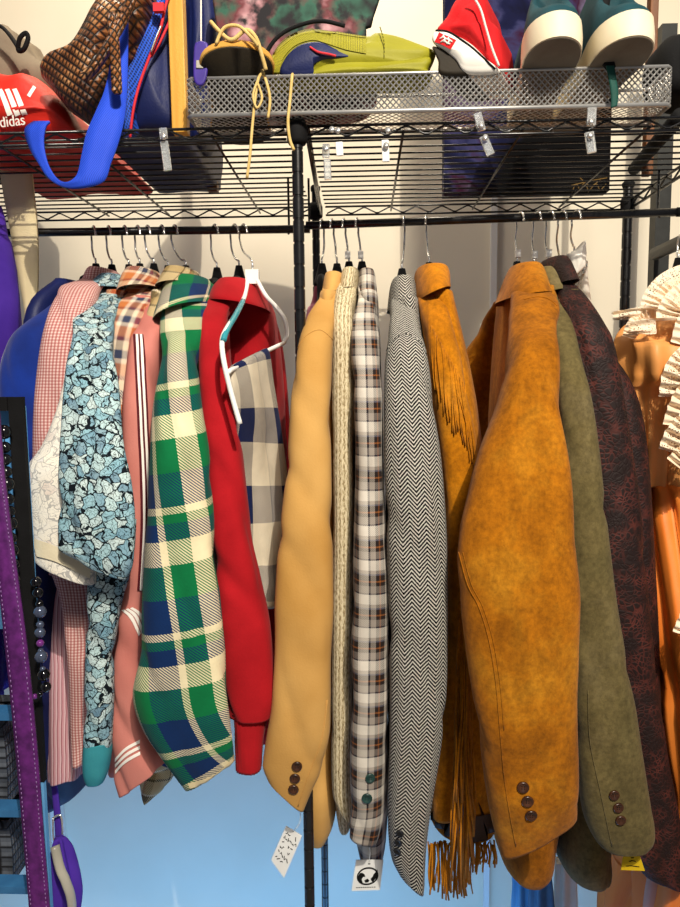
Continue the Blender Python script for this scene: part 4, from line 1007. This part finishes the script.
MB().tube(pts3([(380, 27, .805), (384, 42, .800), (384, 58, .801)]), .0006, 6).build('seam', mt['limemesh'], bo)

# ---- shoes: built flat in their own frame (toe towards -y), then placed
def shoe(name, label, toe, yaw, pitch, roll=0, L=.27, W=.05, fox=.03, up=.075, mats=None, toe_k=1.0, group=None, laces=True, collar_z=.0):
    """toe: where the tip of the sole lies"""
    g = thing(name, label, 'shoe', toe, group)
    Rm = Matrix.Rotation(yaw, 3, 'Z') @ Matrix.Rotation(pitch, 3, 'X') @ Matrix.Rotation(roll, 3, 'Y')
    tr = lambda p: Vector(toe) + Rm @ Vector(p)
    def hw(s):      # half-width along the sole, s 0 toe .. 1 heel
        base = W * (1.0 - .22 * max(0, math.sin(PI * min(1, max(0, (s - .25) / .6)))) * 1.0)
        if s < .2: return base * math.sqrt(max(0, 1 - ((.2 - s) / .2) ** 2.2))
        if s > .86: return base * .9 * math.sqrt(max(0, 1 - ((s - .86) / .14) ** 2.2))
        return base * (1 - .1 * max(0, (s - .6) / .26))
    def outline(z, grow=0, n=26):
        ss = [0.0] + [.5 - .5 * math.cos(PI * i / n) for i in range(1, n)] + [1.0]
        R_ = [(hw(s) * (1 + grow) + (.0 if s in (0, 1) else grow * .004), s * L * (1 + grow * .4) - grow * L * .2) for s in ss]
        ring = [(x, y, z) for x, y in R_] + [(-x, y, z) for x, y in reversed(R_[1:-1])]
        return ring
    def stack(rings, mat, nm, parent, cap0=True, cap1=True):
        n = len(rings[0]); vs = [tr(p) for r in rings for p in r]; fs = []
        for j in range(len(rings) - 1):
            for i in range(n):
                i2 = (i + 1) % n; fs.append((j * n + i, j * n + i2, (j + 1) * n + i2, (j + 1) * n + i))
        if cap0:
            c = len(vs); vs.append(tr((0, L * .5, rings[0][0][2])))
            for i in range(n): fs.append((c, (i + 1) % n, i))
        if cap1:
            c = len(vs); q = (len(rings) - 1) * n; vs.append(tr((0, L * .5, max(p[2] for p in rings[-1]))))
            for i in range(n): fs.append((c, q + i, q + (i + 1) % n))
        mb = MB(); mb.add(vs, fs); return mb.build(nm, mat, parent, angle=50)
    stack([outline(-.001, -.06), outline(0, -.03), outline(.004, -.03)], mats[0], 'outsole', g)
    fz = lambda z, y: z
    stack([outline(.0005, -.03), outline(.001, 0), outline(fox * .5, .02), outline(fox, 0), outline(fox, -.06)], mats[1], 'midsole', g, True, True)
    n = 26; rings = []
    for k, t in enumerate((0, .25, .5, .72, .9, 1.0)):
        r = outline(fox * .85, -.04 - .0 * t)
        out = []
        for (x, y, z) in r:
            s = y / L
            top = up * (.42 + .58 * min(1, max(0, (s - .05) / .38)) ** .8) if s < .43 else up * (1 - .12 * math.sin(PI * (s - .43) / .57))
            k_ = math.sqrt(max(0, 1 - t * t * .82)) if s < .45 else 1 - .35 * t
            yc = L * (.5)
            yy = y + (L * .26 * t * t if s < .26 else 0) * (1 - s / .26 if s < .26 else 0)
            out.append((x * (1 - .55 * t ** 1.6), yy, z + top * t ** (.8)))
        rings.append(out)
    stack(rings, mats[2], 'upper', g, False, True)
    if laces:
        for k in range(4):
            s = .24 + k * .055; z = fox * .85 + up * (.42 + .58 * min(1, max(0, (s - .05) / .38)) ** .8) + .002
            wv = hw(s) * .5
            MB().tube([tr(p) for p in spline([(-wv, s * L, z - .008), (-wv * .4, s * L + .004, z + .002), (wv * .4, s * L + .01, z + .002), (wv, s * L + .012, z - .008)], 5)], .0018, 6).build('lace', mats[3], g)
    return g, tr
SH = 'shoes in the mesh tray'
toe = P(560, 37, .745)
g1, tr = shoe('canvas_shoe', 'teal canvas shoe with cream rim and grey sole, left one of the pair', toe, math.radians(-4), math.radians(-6), 0, L=.22, laces=False, W=.0295, fox=.027, up=.085, mats=(mt['greysole'], mt['creamrubber'], mt['tealcanvas'], mt['lacecord']), group=SH)
toe = P(639, 36, .745)
g2, tr = shoe('canvas_shoe', 'teal canvas shoe with cream rim and grey sole, right one of the pair', toe, math.radians(4), math.radians(-6), 0, L=.22, laces=False, W=.0295, fox=.027, up=.085, mats=(mt['greysole'], mt['creamrubber'], mt['tealcanvas'], mt['lacecord']), group=SH)
toe = P(236, 46, .775)
g3, tr = shoe('nubuck_shoe', 'tan nubuck shoe with dark sole and trailing cream laces, left end of the tray', toe, math.radians(8), math.radians(-30), 0, L=.13, W=.040, fox=.009, up=.05, mats=(mt['sole'], mt['tanleather'], mt['tanleather'], mt['lacecord']), group=SH)
def cord(path, par, r=.0016, nm='lace'): MB().tube(pts3(path), r, 8).build(nm, mt['lacecord'], par)
cord([(262, 73, .792), (258, 80, .79), (255, 100, .788), (252, 130, .786), (250, 155, .786), (247, 178, .786)], g3)
cord([(262, 70, .794), (267, 84, .79), (270, 100, .79), (268, 118, .79)], g3)
cord([(257, 82, .786), (253, 96, .784), (257, 108, .784), (262, 98, .785), (258, 84, .786)], g3, .0013)
cord([(211, 22, .80), (220, 32, .78), (232, 40, .775), (246, 30, .775), (256, 38, .775), (262, 56, .78), (266, 70, .785)], g3, .0022)
cord([(216, 44, .775), (224, 28, .775), (238, 26, .775), (250, 36, .77), (258, 46, .775)], g3, .0018)
g = thing('shoelace', 'loose cream cord hanging down over the tray by the ringed post', 'shoelace', P(290, 76, .79))
cord([(293, 74, .81), (292, 77, .795), (290, 100, .792), (288, 122, .790), (290, 140, .790), (294, 150, .790)], g, .0017, 'cord')
# red skate shoe, heel towards the viewer
g = thing('skate_shoe', 'red canvas skate shoe with white rim and red heel label', 'shoe', P(465, 70, .82), SH)
dv = Vector((.35, 1, .16))
up_o = [(434, 30), (444, 14), (456, -6), (480, -14), (488, 16), (494, 22), (498, 30), (500, 68), (480, 58), (462, 42)]
ub = slab(up_o, .80, .13, .016, .010, seed=21, dirv=dv); uo = ub.build('upper', mt['redcanvas'], g)
mid = [(431, 40), (434, 29), (446, 29), (458, 35), (472, 44), (486, 58), (499, 71), (466, 73), (455, 60), (444, 50)]
mb = slab(mid, .792, .14, .008, .004, seed=22, dirv=dv); mo = mb.build('midsole', mt['whiterubber'], g); bv = mb.bvh()
slab([(431, 46), (437, 46), (447, 51), (458, 60), (469, 74), (440, 74), (437, 60)], .795, .14, .006, 0, seed=23, dirv=dv).build('outsole', mt['sole'], g)
line_on(bv, [(436, 31), (447, 32), (458, 38), (472, 48), (484, 59), (495, 69)], .0011, .0005).build('rim_stripe', mt['ink'], mo)
hl = strip_on(bv, [(439, 33), (456, 41)], [(435, 42), (451, 49)], .0012, 4, 3).build('heel_label', mt['redcanvas'], mo)
mb = MB()
for path in ([(440, 40), (443, 38), (446, 40), (449, 41), (452, 43)], [(441, 43), (444, 41), (447, 44), (450, 45)], [(443, 36.5), (445, 40), (444, 43)], [(448, 39), (449, 42), (447, 45)]):
    mb.tube([(lambda h: h[0] + h[1] * .0018)(hit(bv, *p)) for p in path], .0009, 5)
mb.build('mark', mt['whiterubber'], hl)
MB().tube(pts3([(470, -8, .782), (480, 8, .784), (486, 28, .786), (492, 48, .788), (499, 66, .79)]), .0012, 6).build('collar_edge', mt['whiterubber'], uo)
# black straps between the teal shoes, green ribbon end
g = thing('strap', 'black strap with a dark green ribbon end hanging between the teal shoes', 'strap', P(602, 70, .80))
ribbon([((598, -12, .82), (612, -12, .82)), ((596, 20, .81), (606, 24, .81)), ((594, 50, .80), (606, 52, .80)), ((602, 62, .792), (612, 60, .792)), ((608, 70, .79), (615, 68, .79))], .003).build('webbing', mt['blackmat'], g)
ribbon([((606, 66, .788), (614, 66, .788)), ((609, 80, .786), (616, 78, .786)), ((611, 96, .786), (618, 94, .786)), ((611, 108, .786), (617, 106, .786))], .001).build('ribbon_end', mt['greenribbon'], g)
g = thing('eyeglass_case', 'black rounded case at the right end of the tray', 'case', P(678, 70, .85))
slab([(664, 60), (668, 38), (680, 28), (720, 28), (726, 60), (716, 92), (680, 90), (668, 80)], .845, .08, .02, .008, seed=25).build('shell', mt['blackmat'], g)
# abstract canvas
g = thing('canvas_print', 'large dark canvas print, purple fading to black, behind the shoes', 'picture', P(530, 205, 1.13))
a, b = P(444, 205, 1.135), P(609, 205, 1.135)
mb = MB(); zt = P(520, -80, 1.135).z; mb.box(((a.x + b.x) / 2, 1.15, (ZS + zt) / 2), (b.x - a.x, .03, zt - ZS)); co = mb.build('stretched_canvas', mt['abstract'], g, False); bv = mb.bvh()
mb = MB()
for path in ([(572, 192), (576, 184), (580, 190), (584, 183), (588, 190)], [(580, 178), (590, 186), (600, 180)], [(588, 192), (596, 184), (600, 190), (606, 184)], [(570, 186), (590, 181), (607, 178)]):
    mb.tube([(lambda h: h[0] + h[1] * .0006)(hit(bv, *p)) for p in spline(path, 4)], .0006, 5)
mb.build('signature', mt['gold'], co)
# black pole lying on the shelf at right
g = thing('pole', 'thick black pole lying front to back on the right end of the shelf', 'pole', P(636, 174, 1.08))
MB().tube([P(634, 169, 1.12) , P(652, 148, .98), P(680, 116, .83)], .009, 14).build('shaft', mt['blackmat'], g)
# plastic clips on the shelf rims
CL = 'clear plastic clips on the shelf rim'
def clip(label, path, w, Y, mat=None, beads=()):
    p0 = P(*path[0], Y); g = thing('hanging_clip', label, 'clip', p0, CL)
    for (a, b) in zip(path[::2], path[1::2]):
        A, B = P(*a, Y), P(*b, Y); d = (B - A).normalized(); s = d.cross(Vector((0, 1, 0))).normalized(); mb = MB()
        Rm = Matrix((s, Vector((0, 1, 0)), d)).transposed()
        mb.box((A + B) / 2, (w, .0035, (B - A).length), Rm); o = mb.build('jaw', mat or mt['clear'], g, False)
        bm = o.modifiers.new('bevel', 'BEVEL'); bm.width = .001; bm.segments = 2
    for q in beads:
        c = P(*q, Y - .003); MB().lathe([(0, 0), (.0032, 0), (.0032, .003), (.0018, .004), (0, .004)], c, (0, -1, 0), 12).build('pivot', mt['steel'], g)
    return g
clip('clear clip strip hanging just right of the ringed post', [(326, 144), (326, 158), (327, 159), (328, 180)], .008, .805, beads=[(332, 130), (326, 149)])
clip('short white clip second to the right of the ringed post', [(339, 142), (340, 156)], .008, .805, mt['whiteplastic'], beads=[(338, 131)])
clip('white clip with a dark dot below the lime green bag', [(385, 140), (386, 162)], .008, .805, mt['whiteplastic'], beads=[(388, 131), (386, 146)])
clip('clear bulldog clip dangling at an angle below the red skate shoe', [(477, 113), (482, 131), (483, 136), (491, 155)], .009, .800, beads=[(481, 126), (485, 138)])
clip('clear bulldog clip hanging below the left teal shoe', [(592, 106), (591, 126), (589, 132), (592, 153)], .010, .800, beads=[(591, 122), (590, 136)])
clip('clear clip hanging in front of the blue backpack, beside the pine post', [(163, 128), (164, 139), (164, 141), (168, 171)], .009, .805, beads=[(164, 137)])
# ------------------------------------------------------------------ left edge
g = thing('scarf', 'long cream cloth scarf hanging from the left shelf beside the blue velvet jacket', 'scarf', P(22, 180, .965))
ribbon([((1, 171, .965), (32, 173, .965)), ((4, 193, .965), (34, 195, .965)), ((10, 225, .965), (37, 226, .965)), ((17, 265, .965), (38, 265, .965)), ((25, 310, .965), (37, 310, .965)), ((29, 345, .965), (38, 345, .965)), ((31, 400, .965), (39, 400, .965))], .003).build('cloth', mt['cream'], g)
g = thing('purple_dress', 'purple garment at the very left edge of the photo', 'dress', P(-20, 240, 1.0), GP)
loft([(205, -30, -2, .96, .03), (240, -50, 2, .93, .06), (270, -60, 6, .90, .07), (330, -64, 8, .88, .07), (420, -66, 8, .88, .07), (560, -66, 4, .88, .07), (700, -66, 0, .88, .07)], seed=50, amp=.005, folds=[(.004, 8, 0, 2)]).build('body', mt['purple'], g)
hanger(-22, (-18, 218), 'hanger holding the purple garment at the left edge', .3)
# jewellery stand: black upright, pale blue backing, baskets
g = thing('display_stand', 'black display stand with pale blue backing at the left edge', 'stand', P(0, 780, .74))
def prism(px, Y, d, mat, name, par=g):
    pts = [P(x, y, Y) for x, y in px]; dv = Vector((0, d, 0)); n = len(pts)
    return MB().add(pts + [p + dv for p in pts], [tuple(range(n)), tuple(range(2 * n - 1, n - 1, -1))] + [(i, i + n, (i + 1) % n + n, (i + 1) % n) for i in range(n)]).build(name, mat, par, False)
ax = P(8, 400, .70).x; bx_ = P(22, 400, .70).x
zt = P(12, 397, .70).z; zl = P(40, 782, .70).z
MB().box(((ax + bx_) / 2, .703, (zt + zl) / 2), (bx_ - ax, .007, zt - zl)).build('upright', mt['blackmat'], g, False)
MB().box(((ax + bx_) / 2, .703, zl / 2), (bx_ - ax - .002, .006, zl)).build('leg', mt['bluecloth'], g, False)
MB().box((ax - .171, .706, zt - .007), (.34, .014, .014)).build('top_bar', mt['blackmat'], g, False)
MB().box((ax - .164, .722, zt - .13), (.34, .006, .24)).build('backing', mt['bluecloth'], g, False)
for k, py in enumerate((718, 815, 892)):
    z = P(10, py, .70).z
    MB().box((ax - .171, .712, z), (.34, .02, .008)).build('rail', mt['bluemetal'], g, False)
def basket(label, y0, y1):
    z1, z0 = P(10, y0, .74).z, P(10, y1, .74).z; b = thing('wicker_basket', label, 'basket', (ax - .12, .8, z0), 'baskets in the stand')
    xa, xb = ax - .28, ax - .05
    mb = MB(); vs = []; fs = []; uvs = []
    ring = [(xa, .74), (xb, .74), (xb, .80), (xa, .80)]; acc = [0, xb - xa, xb - xa + .21, 2 * (xb - xa) + .21, 2 * (xb - xa) + .42]
    m_ = 12
    for j in range(m_ + 1):
        z = z0 + (z1 - z0) * j / m_; s = .004 * math.sin(PI * j / m_)
        for k in range(4): vs.append((ring[k][0] + (s if k in (1, 2) else -s), ring[k][1] + (-s if k < 2 else s), z))
    for j in range(m_):
        for k in range(4):
            k2 = (k + 1) % 4; fs.append((j * 4 + k, j * 4 + k2, j * 4 + 4 + k2, j * 4 + 4 + k))
            va, vb = (z1 - z0) * j / m_, (z1 - z0) * (j + 1) / m_; uvs.append(((acc[k], va), (acc[k + 1], va), (acc[k + 1], vb), (acc[k], vb)))
    fs.append((3, 2, 1, 0)); uvs.append(None)
    mb.add(vs, fs, uvs); mb.build('weave', mt['wicker'], b, False)
    MB().tube([(xa, .738, z1), (xb, .738, z1), (xb, .802, z1), (xa, .802, z1)], .005, 8, closed=True).build('rim', mt['wicker'], b)
    for k in range(4): MB().box((xb - .02 - k * .026, .7345, z0 + (z1 - z0) * (.6 - .12 * (k % 2))), (.003, .002, (z1 - z0) * .22)).build('white_splint', mt['whiteplastic'], b, False)
basket('grey wicker basket in the stand, behind the purple strap, upper one', 724, 806)
basket('grey wicker basket in the stand, behind the purple strap, lower one', 824, 884)
# purple leather strap
g = thing('leather_strap', 'long purple stitched leather strap hanging in front of the black stand', 'belt', P(10, 500, .66))
prs = [((-22, 396, .705), (-2, 394, .705)), ((-22, 399, .69), (-2, 397, .69)), ((-20, 420, .668), (0, 418, .668)), ((-15, 480, .66), (5, 478, .66)), ((-4, 560, .655), (15, 556, .655)), ((6, 650, .65), (27, 646, .65)), ((16, 750, .65), (37, 747, .65)), ((24, 840, .65), (44, 838, .65)), ((31, 925, .65), (51, 923, .65)), ((40, 1040, .65), (60, 1038, .65))]
so = ribbon(prs, .0016).build('strap', mt['purpleleather'], g)
st = MB()
A = [P(*q) for q in spline([p[0] for p in prs], 40)]; Bq = [P(*q) for q in spline([p[1] for p in prs], 40)]
for i in range(0, len(A) - 1, 2):
    for t in (.12, .88):
        st.tube([A[i].lerp(Bq[i], t) + Vector((0, -.002, 0)), A[i + 1].lerp(Bq[i + 1], t) + Vector((0, -.002, 0))], .0005, 4)
st.build('stitching', mt['stitch'], so)
# bead necklaces
NB = 'bead necklaces on the stand'
def necklace(label, path, sizes, mats, seed):
    r = random.Random(seed); pts = pxpath(path, 14); g = thing('bead_necklace', label, 'necklace', pts[0], NB)
    MB().tube(pts, .0006, 5).build('thread', mt['ink'], g); acc = 0; last = None
    i = 0; p = pts[0]; need = 0
    for a, b in zip(pts, pts[1:]):
        seg = (b - a).length; pos = 0
        while need <= seg - pos:
            pos += need; rad = r.choice(sizes); c = a.lerp(b, pos / seg)
            MB().ball(c, rad, 10).build('bead', mt[r.choice(mats)], g); need = rad * 2.05
        need -= seg - pos
necklace('string of large black beads hanging left of the black upright', [(4, 432, .688), (6, 470, .684), (10, 520, .682), (12, 560, .682), (14, 600, .682)], [.0075, .006], ['blackbead'], 1)
necklace('necklace of black, purple and iridescent beads on the black upright', [(36, 582, .69), (40, 610, .686), (40, 640, .684), (42, 665, .684), (46, 688, .684), (40, 694, .684), (32, 697, .684), (26, 694, .686)], [.0055, .004, .0065, .003], ['blackbead', 'blackbead', 'blackbead', 'purplebead', 'clearbead'], 2)
# belts and scarf low at left
g = thing('purple_belt', 'purple belt with a metal buckle hanging below the navy hem', 'belt', P(58, 785, .88))
ribbon([((50, 770, .88), (55, 770, .88)), ((54, 810, .88), (60, 810, .88)), ((56, 850, .88), (62, 850, .88)), ((57, 930, .88), (63, 930, .88))], .0016).build('strap', mt['purple'], g)
MB().tube(pts3([(53, 818, .872), (61, 816, .872), (62, 838, .872), (54, 840, .872), (53, 818, .872)]), .0013, 8).build('buckle', mt['steel'], g)
g = thing('satin_scarf', 'purple and grey satin scarf bundle at the bottom left', 'scarf', P(68, 860, .86))
loft([(838, 55, 64, .86, .01), (855, 54, 70, .86, .02), (880, 53, 77, .86, .025), (905, 54, 80, .86, .028), (960, 56, 80, .86, .028), (1080, 56, 80, .86, .025)], seed=52, amp=.004, folds=[(.004, 5, 0, 12)]).build('purple_fold', mt['purple'], g)
MB().tube(pts3([(55, 846, .834), (60, 868, .826), (66, 882, .824), (74, 905, .826), (74, 960, .83)]), [.006] * 25 + [.005], 10, flat=.6)
MB().tube(pts3([(55, 846, .834), (60, 868, .826), (66, 882, .824), (72, 905, .826), (72, 960, .83)]), .006, 10, flat=.6).build('grey_fold', mt['satingrey'], g)
# ------------------------------------------------------------------ right edge
g = thing('garment_rack', 'dark metal rack behind the right shelf, carrying the peach dress', 'rack', P(658, 300, 1.3))
q = P(657, 300, 1.30); MB().box((q.x, 1.30, 1.05), (.026, .026, 2.1)).build('upright', mt['graypost'], g, False)
za = P(664, 252, 1.28).z
MB().tube([P(655, 254, 1.275), P(690, 238, 1.12), P(720, 225, 1.0)], .011, 12).build('arm', mt['graypost'], g)
hanger(678, (678, 262), 'black hanger holding the peach lace dress', .2, rail=P(680, 240, 1.1), Yb=1.09, half=.12, drop=.05)
g = thing('satin_dress', 'peach satin dress with white lace ruffles and an orange gathered skirt, right edge', 'dress', P(680, 300, 1.05), GP)
loft([(283, 668, 700, 1.06, .05), (300, 652, 720, 1.04, .08), (330, 640, 740, 1.02, .10), (400, 636, 750, 1.0, .11), (470, 640, 740, .99, .10), (500, 644, 735, .99, .10)], seed=60, amp=.004).build('bodice', mt['peach'], g)
sl = loft([(318, 636, 668, .97, .03), (326, 626, 676, .95, .05), (345, 620, 680, .93, .06), (380, 622, 678, .925, .06), (430, 630, 672, .935, .045), (465, 636, 668, .94, .03), (485, 636, 666, .945, .03)], seed=61, amp=.008, folds=[(.004, 9, 0, 1)])
sl.build('sleeve', mt['peach'], g)
loft([(478, 632, 735, .985, .08), (500, 630, 745, .975, .10), (600, 636, 770, .95, .13), (700, 648, 780, .93, .15), (800, 654, 790, .92, .17), (900, 640, 800, .92, .18), (1000, 620, 800, .92, .2), (1180, 610, 800, .92, .2)], n=96, seed=62, amp=.008, folds=[(.006, 17, 0, .4), (.003, 31, 1, .8)]).build('skirt', mt['skirt'], g)
loft([(845, 606, 640, 1.05, .06), (870, 604, 642, 1.05, .06), (930, 602, 644, 1.05, .06), (1000, 600, 644, 1.05, .06)], seed=63, amp=.006, folds=[(.003, 7, 0, 1)]).build('skirt_panel', mt['skirt'], g)
def ruffle(path, w, mat, amp=.008, waves=9, out=Vector((-.2, -1, 0)), name='lace_ruffle', m=14):
    """a gathered frill that hangs from a path"""
    pts = pxpath(path, m); mb = MB(); vs = []; fs = []; uvs = []; K = 6; acc = 0; N = len(pts); al = [0]; sd = pts[0].z * 50
    o = out.normalized()
    for i, p in enumerate(pts):
        t = (pts[min(N - 1, i + 1)] - pts[max(0, i - 1)]).normalized(); dn = t.cross(o).normalized()
        if dn.z > 0: dn = -dn
        if i: acc += (pts[i] - pts[i - 1]).length
        for k in range(K + 1):
            s = k / K; ph = 2 * PI * waves * (i / (N - 1) + .05 * noise.noise(Vector((i * .035, sd, 0)))); am = amp * (1 + 1.3 * noise.noise(Vector((i * .06, sd + 3, s * .8))))
            sc = 1 + .12 * abs(math.sin(ph * 1.5)) * s ** 4
            vs.append(p + dn * w * s * sc + t * (.006 * s * noise.noise(Vector((i * .05, sd + 7, s)))) + o * (.004 + am * (.25 + .75 * s) * math.sin(ph + .8 * math.sin(i * .11)) + .008 * s - .010 * s * s))
    for i in range(N - 1): al.append(al[-1] + 1.4 * (pts[i + 1] - pts[i]).length)
    for i in range(N - 1):
        for k in range(K):
            fs.append((i * (K + 1) + k, (i + 1) * (K + 1) + k, (i + 1) * (K + 1) + k + 1, i * (K + 1) + k + 1))
            uvs.append(((al[i], -k / K * w), (al[i + 1], -k / K * w), (al[i + 1], -(k + 1) / K * w), (al[i], -(k + 1) / K * w)))
    mb.add(vs, fs, uvs); return mb.build(name, mat, g)
RF = [  # path, width, material, amplitude, waves: tiers of frill from the neck down
 ([(704, 262, .95), (684, 264, .93), (664, 272, .915), (650, 284, .905), (641, 300, .90), (640, 318, .90)], .030, 'lace', .004, 12),
 ([(702, 276, .91), (682, 282, .90), (666, 294, .892), (656, 312, .888), (656, 334, .886)], .030, 'lace', .005, 10),
 ([(704, 296, .885), (688, 304, .88), (676, 320, .876), (670, 342, .874)], .032, 'laceplain', .006, 8),
 ([(672, 300, .935), (652, 304, .915), (636, 312, .905), (626, 324, .90), (622, 336, .90)], .016, 'laceplain', .004, 12),
 ([(706, 336, .872), (688, 342, .868), (672, 354, .866), (662, 372, .865), (658, 396, .866)], .036, 'lace', .007, 10),
 ([(708, 366, .860), (692, 374, .858), (678, 386, .856), (668, 404, .856), (662, 424, .857)], .034, 'laceplain', .008, 9),
 ([(708, 398, .850), (692, 404, .848), (676, 416, .846), (664, 432, .846), (658, 448, .848)], .034, 'lace', .008, 9),
 ([(708, 432, .842), (692, 438, .84), (678, 446, .84), (666, 458, .842)], .028, 'laceplain', .008, 8),
 ([(708, 590, .792), (692, 598, .79), (680, 612, .79), (672, 630, .792)], .026, 'lace', .006, 7)]
for pth, wd, mm, am, wv in RF: ruffle(pth, wd, mt[mm], am, wv, m=28)
g = thing('satin_cloth', 'dusty pink satin hanging below the hem of the maroon coat', 'dress', P(665, 890, .90))
loft([(850, 660, 720, .90, .02), (872, 650, 730, .90, .03), (900, 644, 740, .90, .03), (960, 640, 750, .90, .03), (1180, 630, 760, .90, .03)], seed=64, amp=.004).build('cloth', mt['pinksatin'], g)
# striped and blue cloth standing behind the camel blazer
GL = 'cloths under the right rail'
for (x0, x1, Y, mat, nm, lab) in ((513, 530, 1.12, 'bluecloth', 'blue_cloth', 'light blue cloth below the camel suede blazer'), (531, 552, 1.08, 'bluemetal', 'blue_cloth', 'mid blue cloth just right of the camel blazer hem'), (556, 575, 1.14, 'white', 'white_cloth', 'white cloth below the olive blazer hem')):
    g = thing(nm, lab, 'cloth', P((x0 + x1) / 2, 890, Y), GL)
    loft([(862, x0, x1, Y, .02), (875, x0 - 1, x1 + 1, Y, .025), (1000, x0 - 4, x1 + 4, Y, .03), (1270, x0 - 6, x1 + 6, Y, .03)], seed=x0, amp=.003, folds=[(.003, 6, 0, 1)]).build('cloth', mt[mat], g)
# ------------------------------------------------------------------ light
w = bpy.data.worlds.new('world'); scene.world = w; w.use_nodes = True
bg = w.node_tree.nodes['Background']; bg.inputs[0].default_value = (.95, .93, 1.0, 1); bg.inputs[1].default_value = .16
def area(name, loc, target, size, power, col, sy=None):
    l = bpy.data.lights.new(name, 'AREA'); l.energy = power; l.color = col; l.size = size
    if sy: l.shape = 'RECTANGLE'; l.size_y = sy
    o = bpy.data.objects.new(name, l); COL.objects.link(o); o.location = loc
    o.rotation_euler = (Vector(target) - Vector(loc)).to_track_quat('-Z', 'Y').to_euler(); return o
area('ceiling_lamp', (.35, -.75, 2.75), (0, 1.0, 1.3), .35, 27, (1.0, .91, .77))
area('track_spot', (.42, -.7, 2.78), (0, 1.0, 1.3), .016, 37, (1.0, .91, .77))
area('ceiling_lamp_rear', (-.2, 1.12, 2.9), (-.1, 1.3, 1.4), .25, 9, (1.0, .86, .66))
area('low_blue_fill', (-.1, .92, .10), (-.1, 1.46, .42), 1.5, 9, (.12, .45, 1.0), .3)  # added fill lamp near the floor, tints the lower wall blue
scene.view_settings.view_transform = 'Standard'; scene.view_settings.look = 'None'; scene.view_settings.gamma = 1
scene.view_settings.exposure = 0.12; scene.view_settings.use_curve_mapping = False
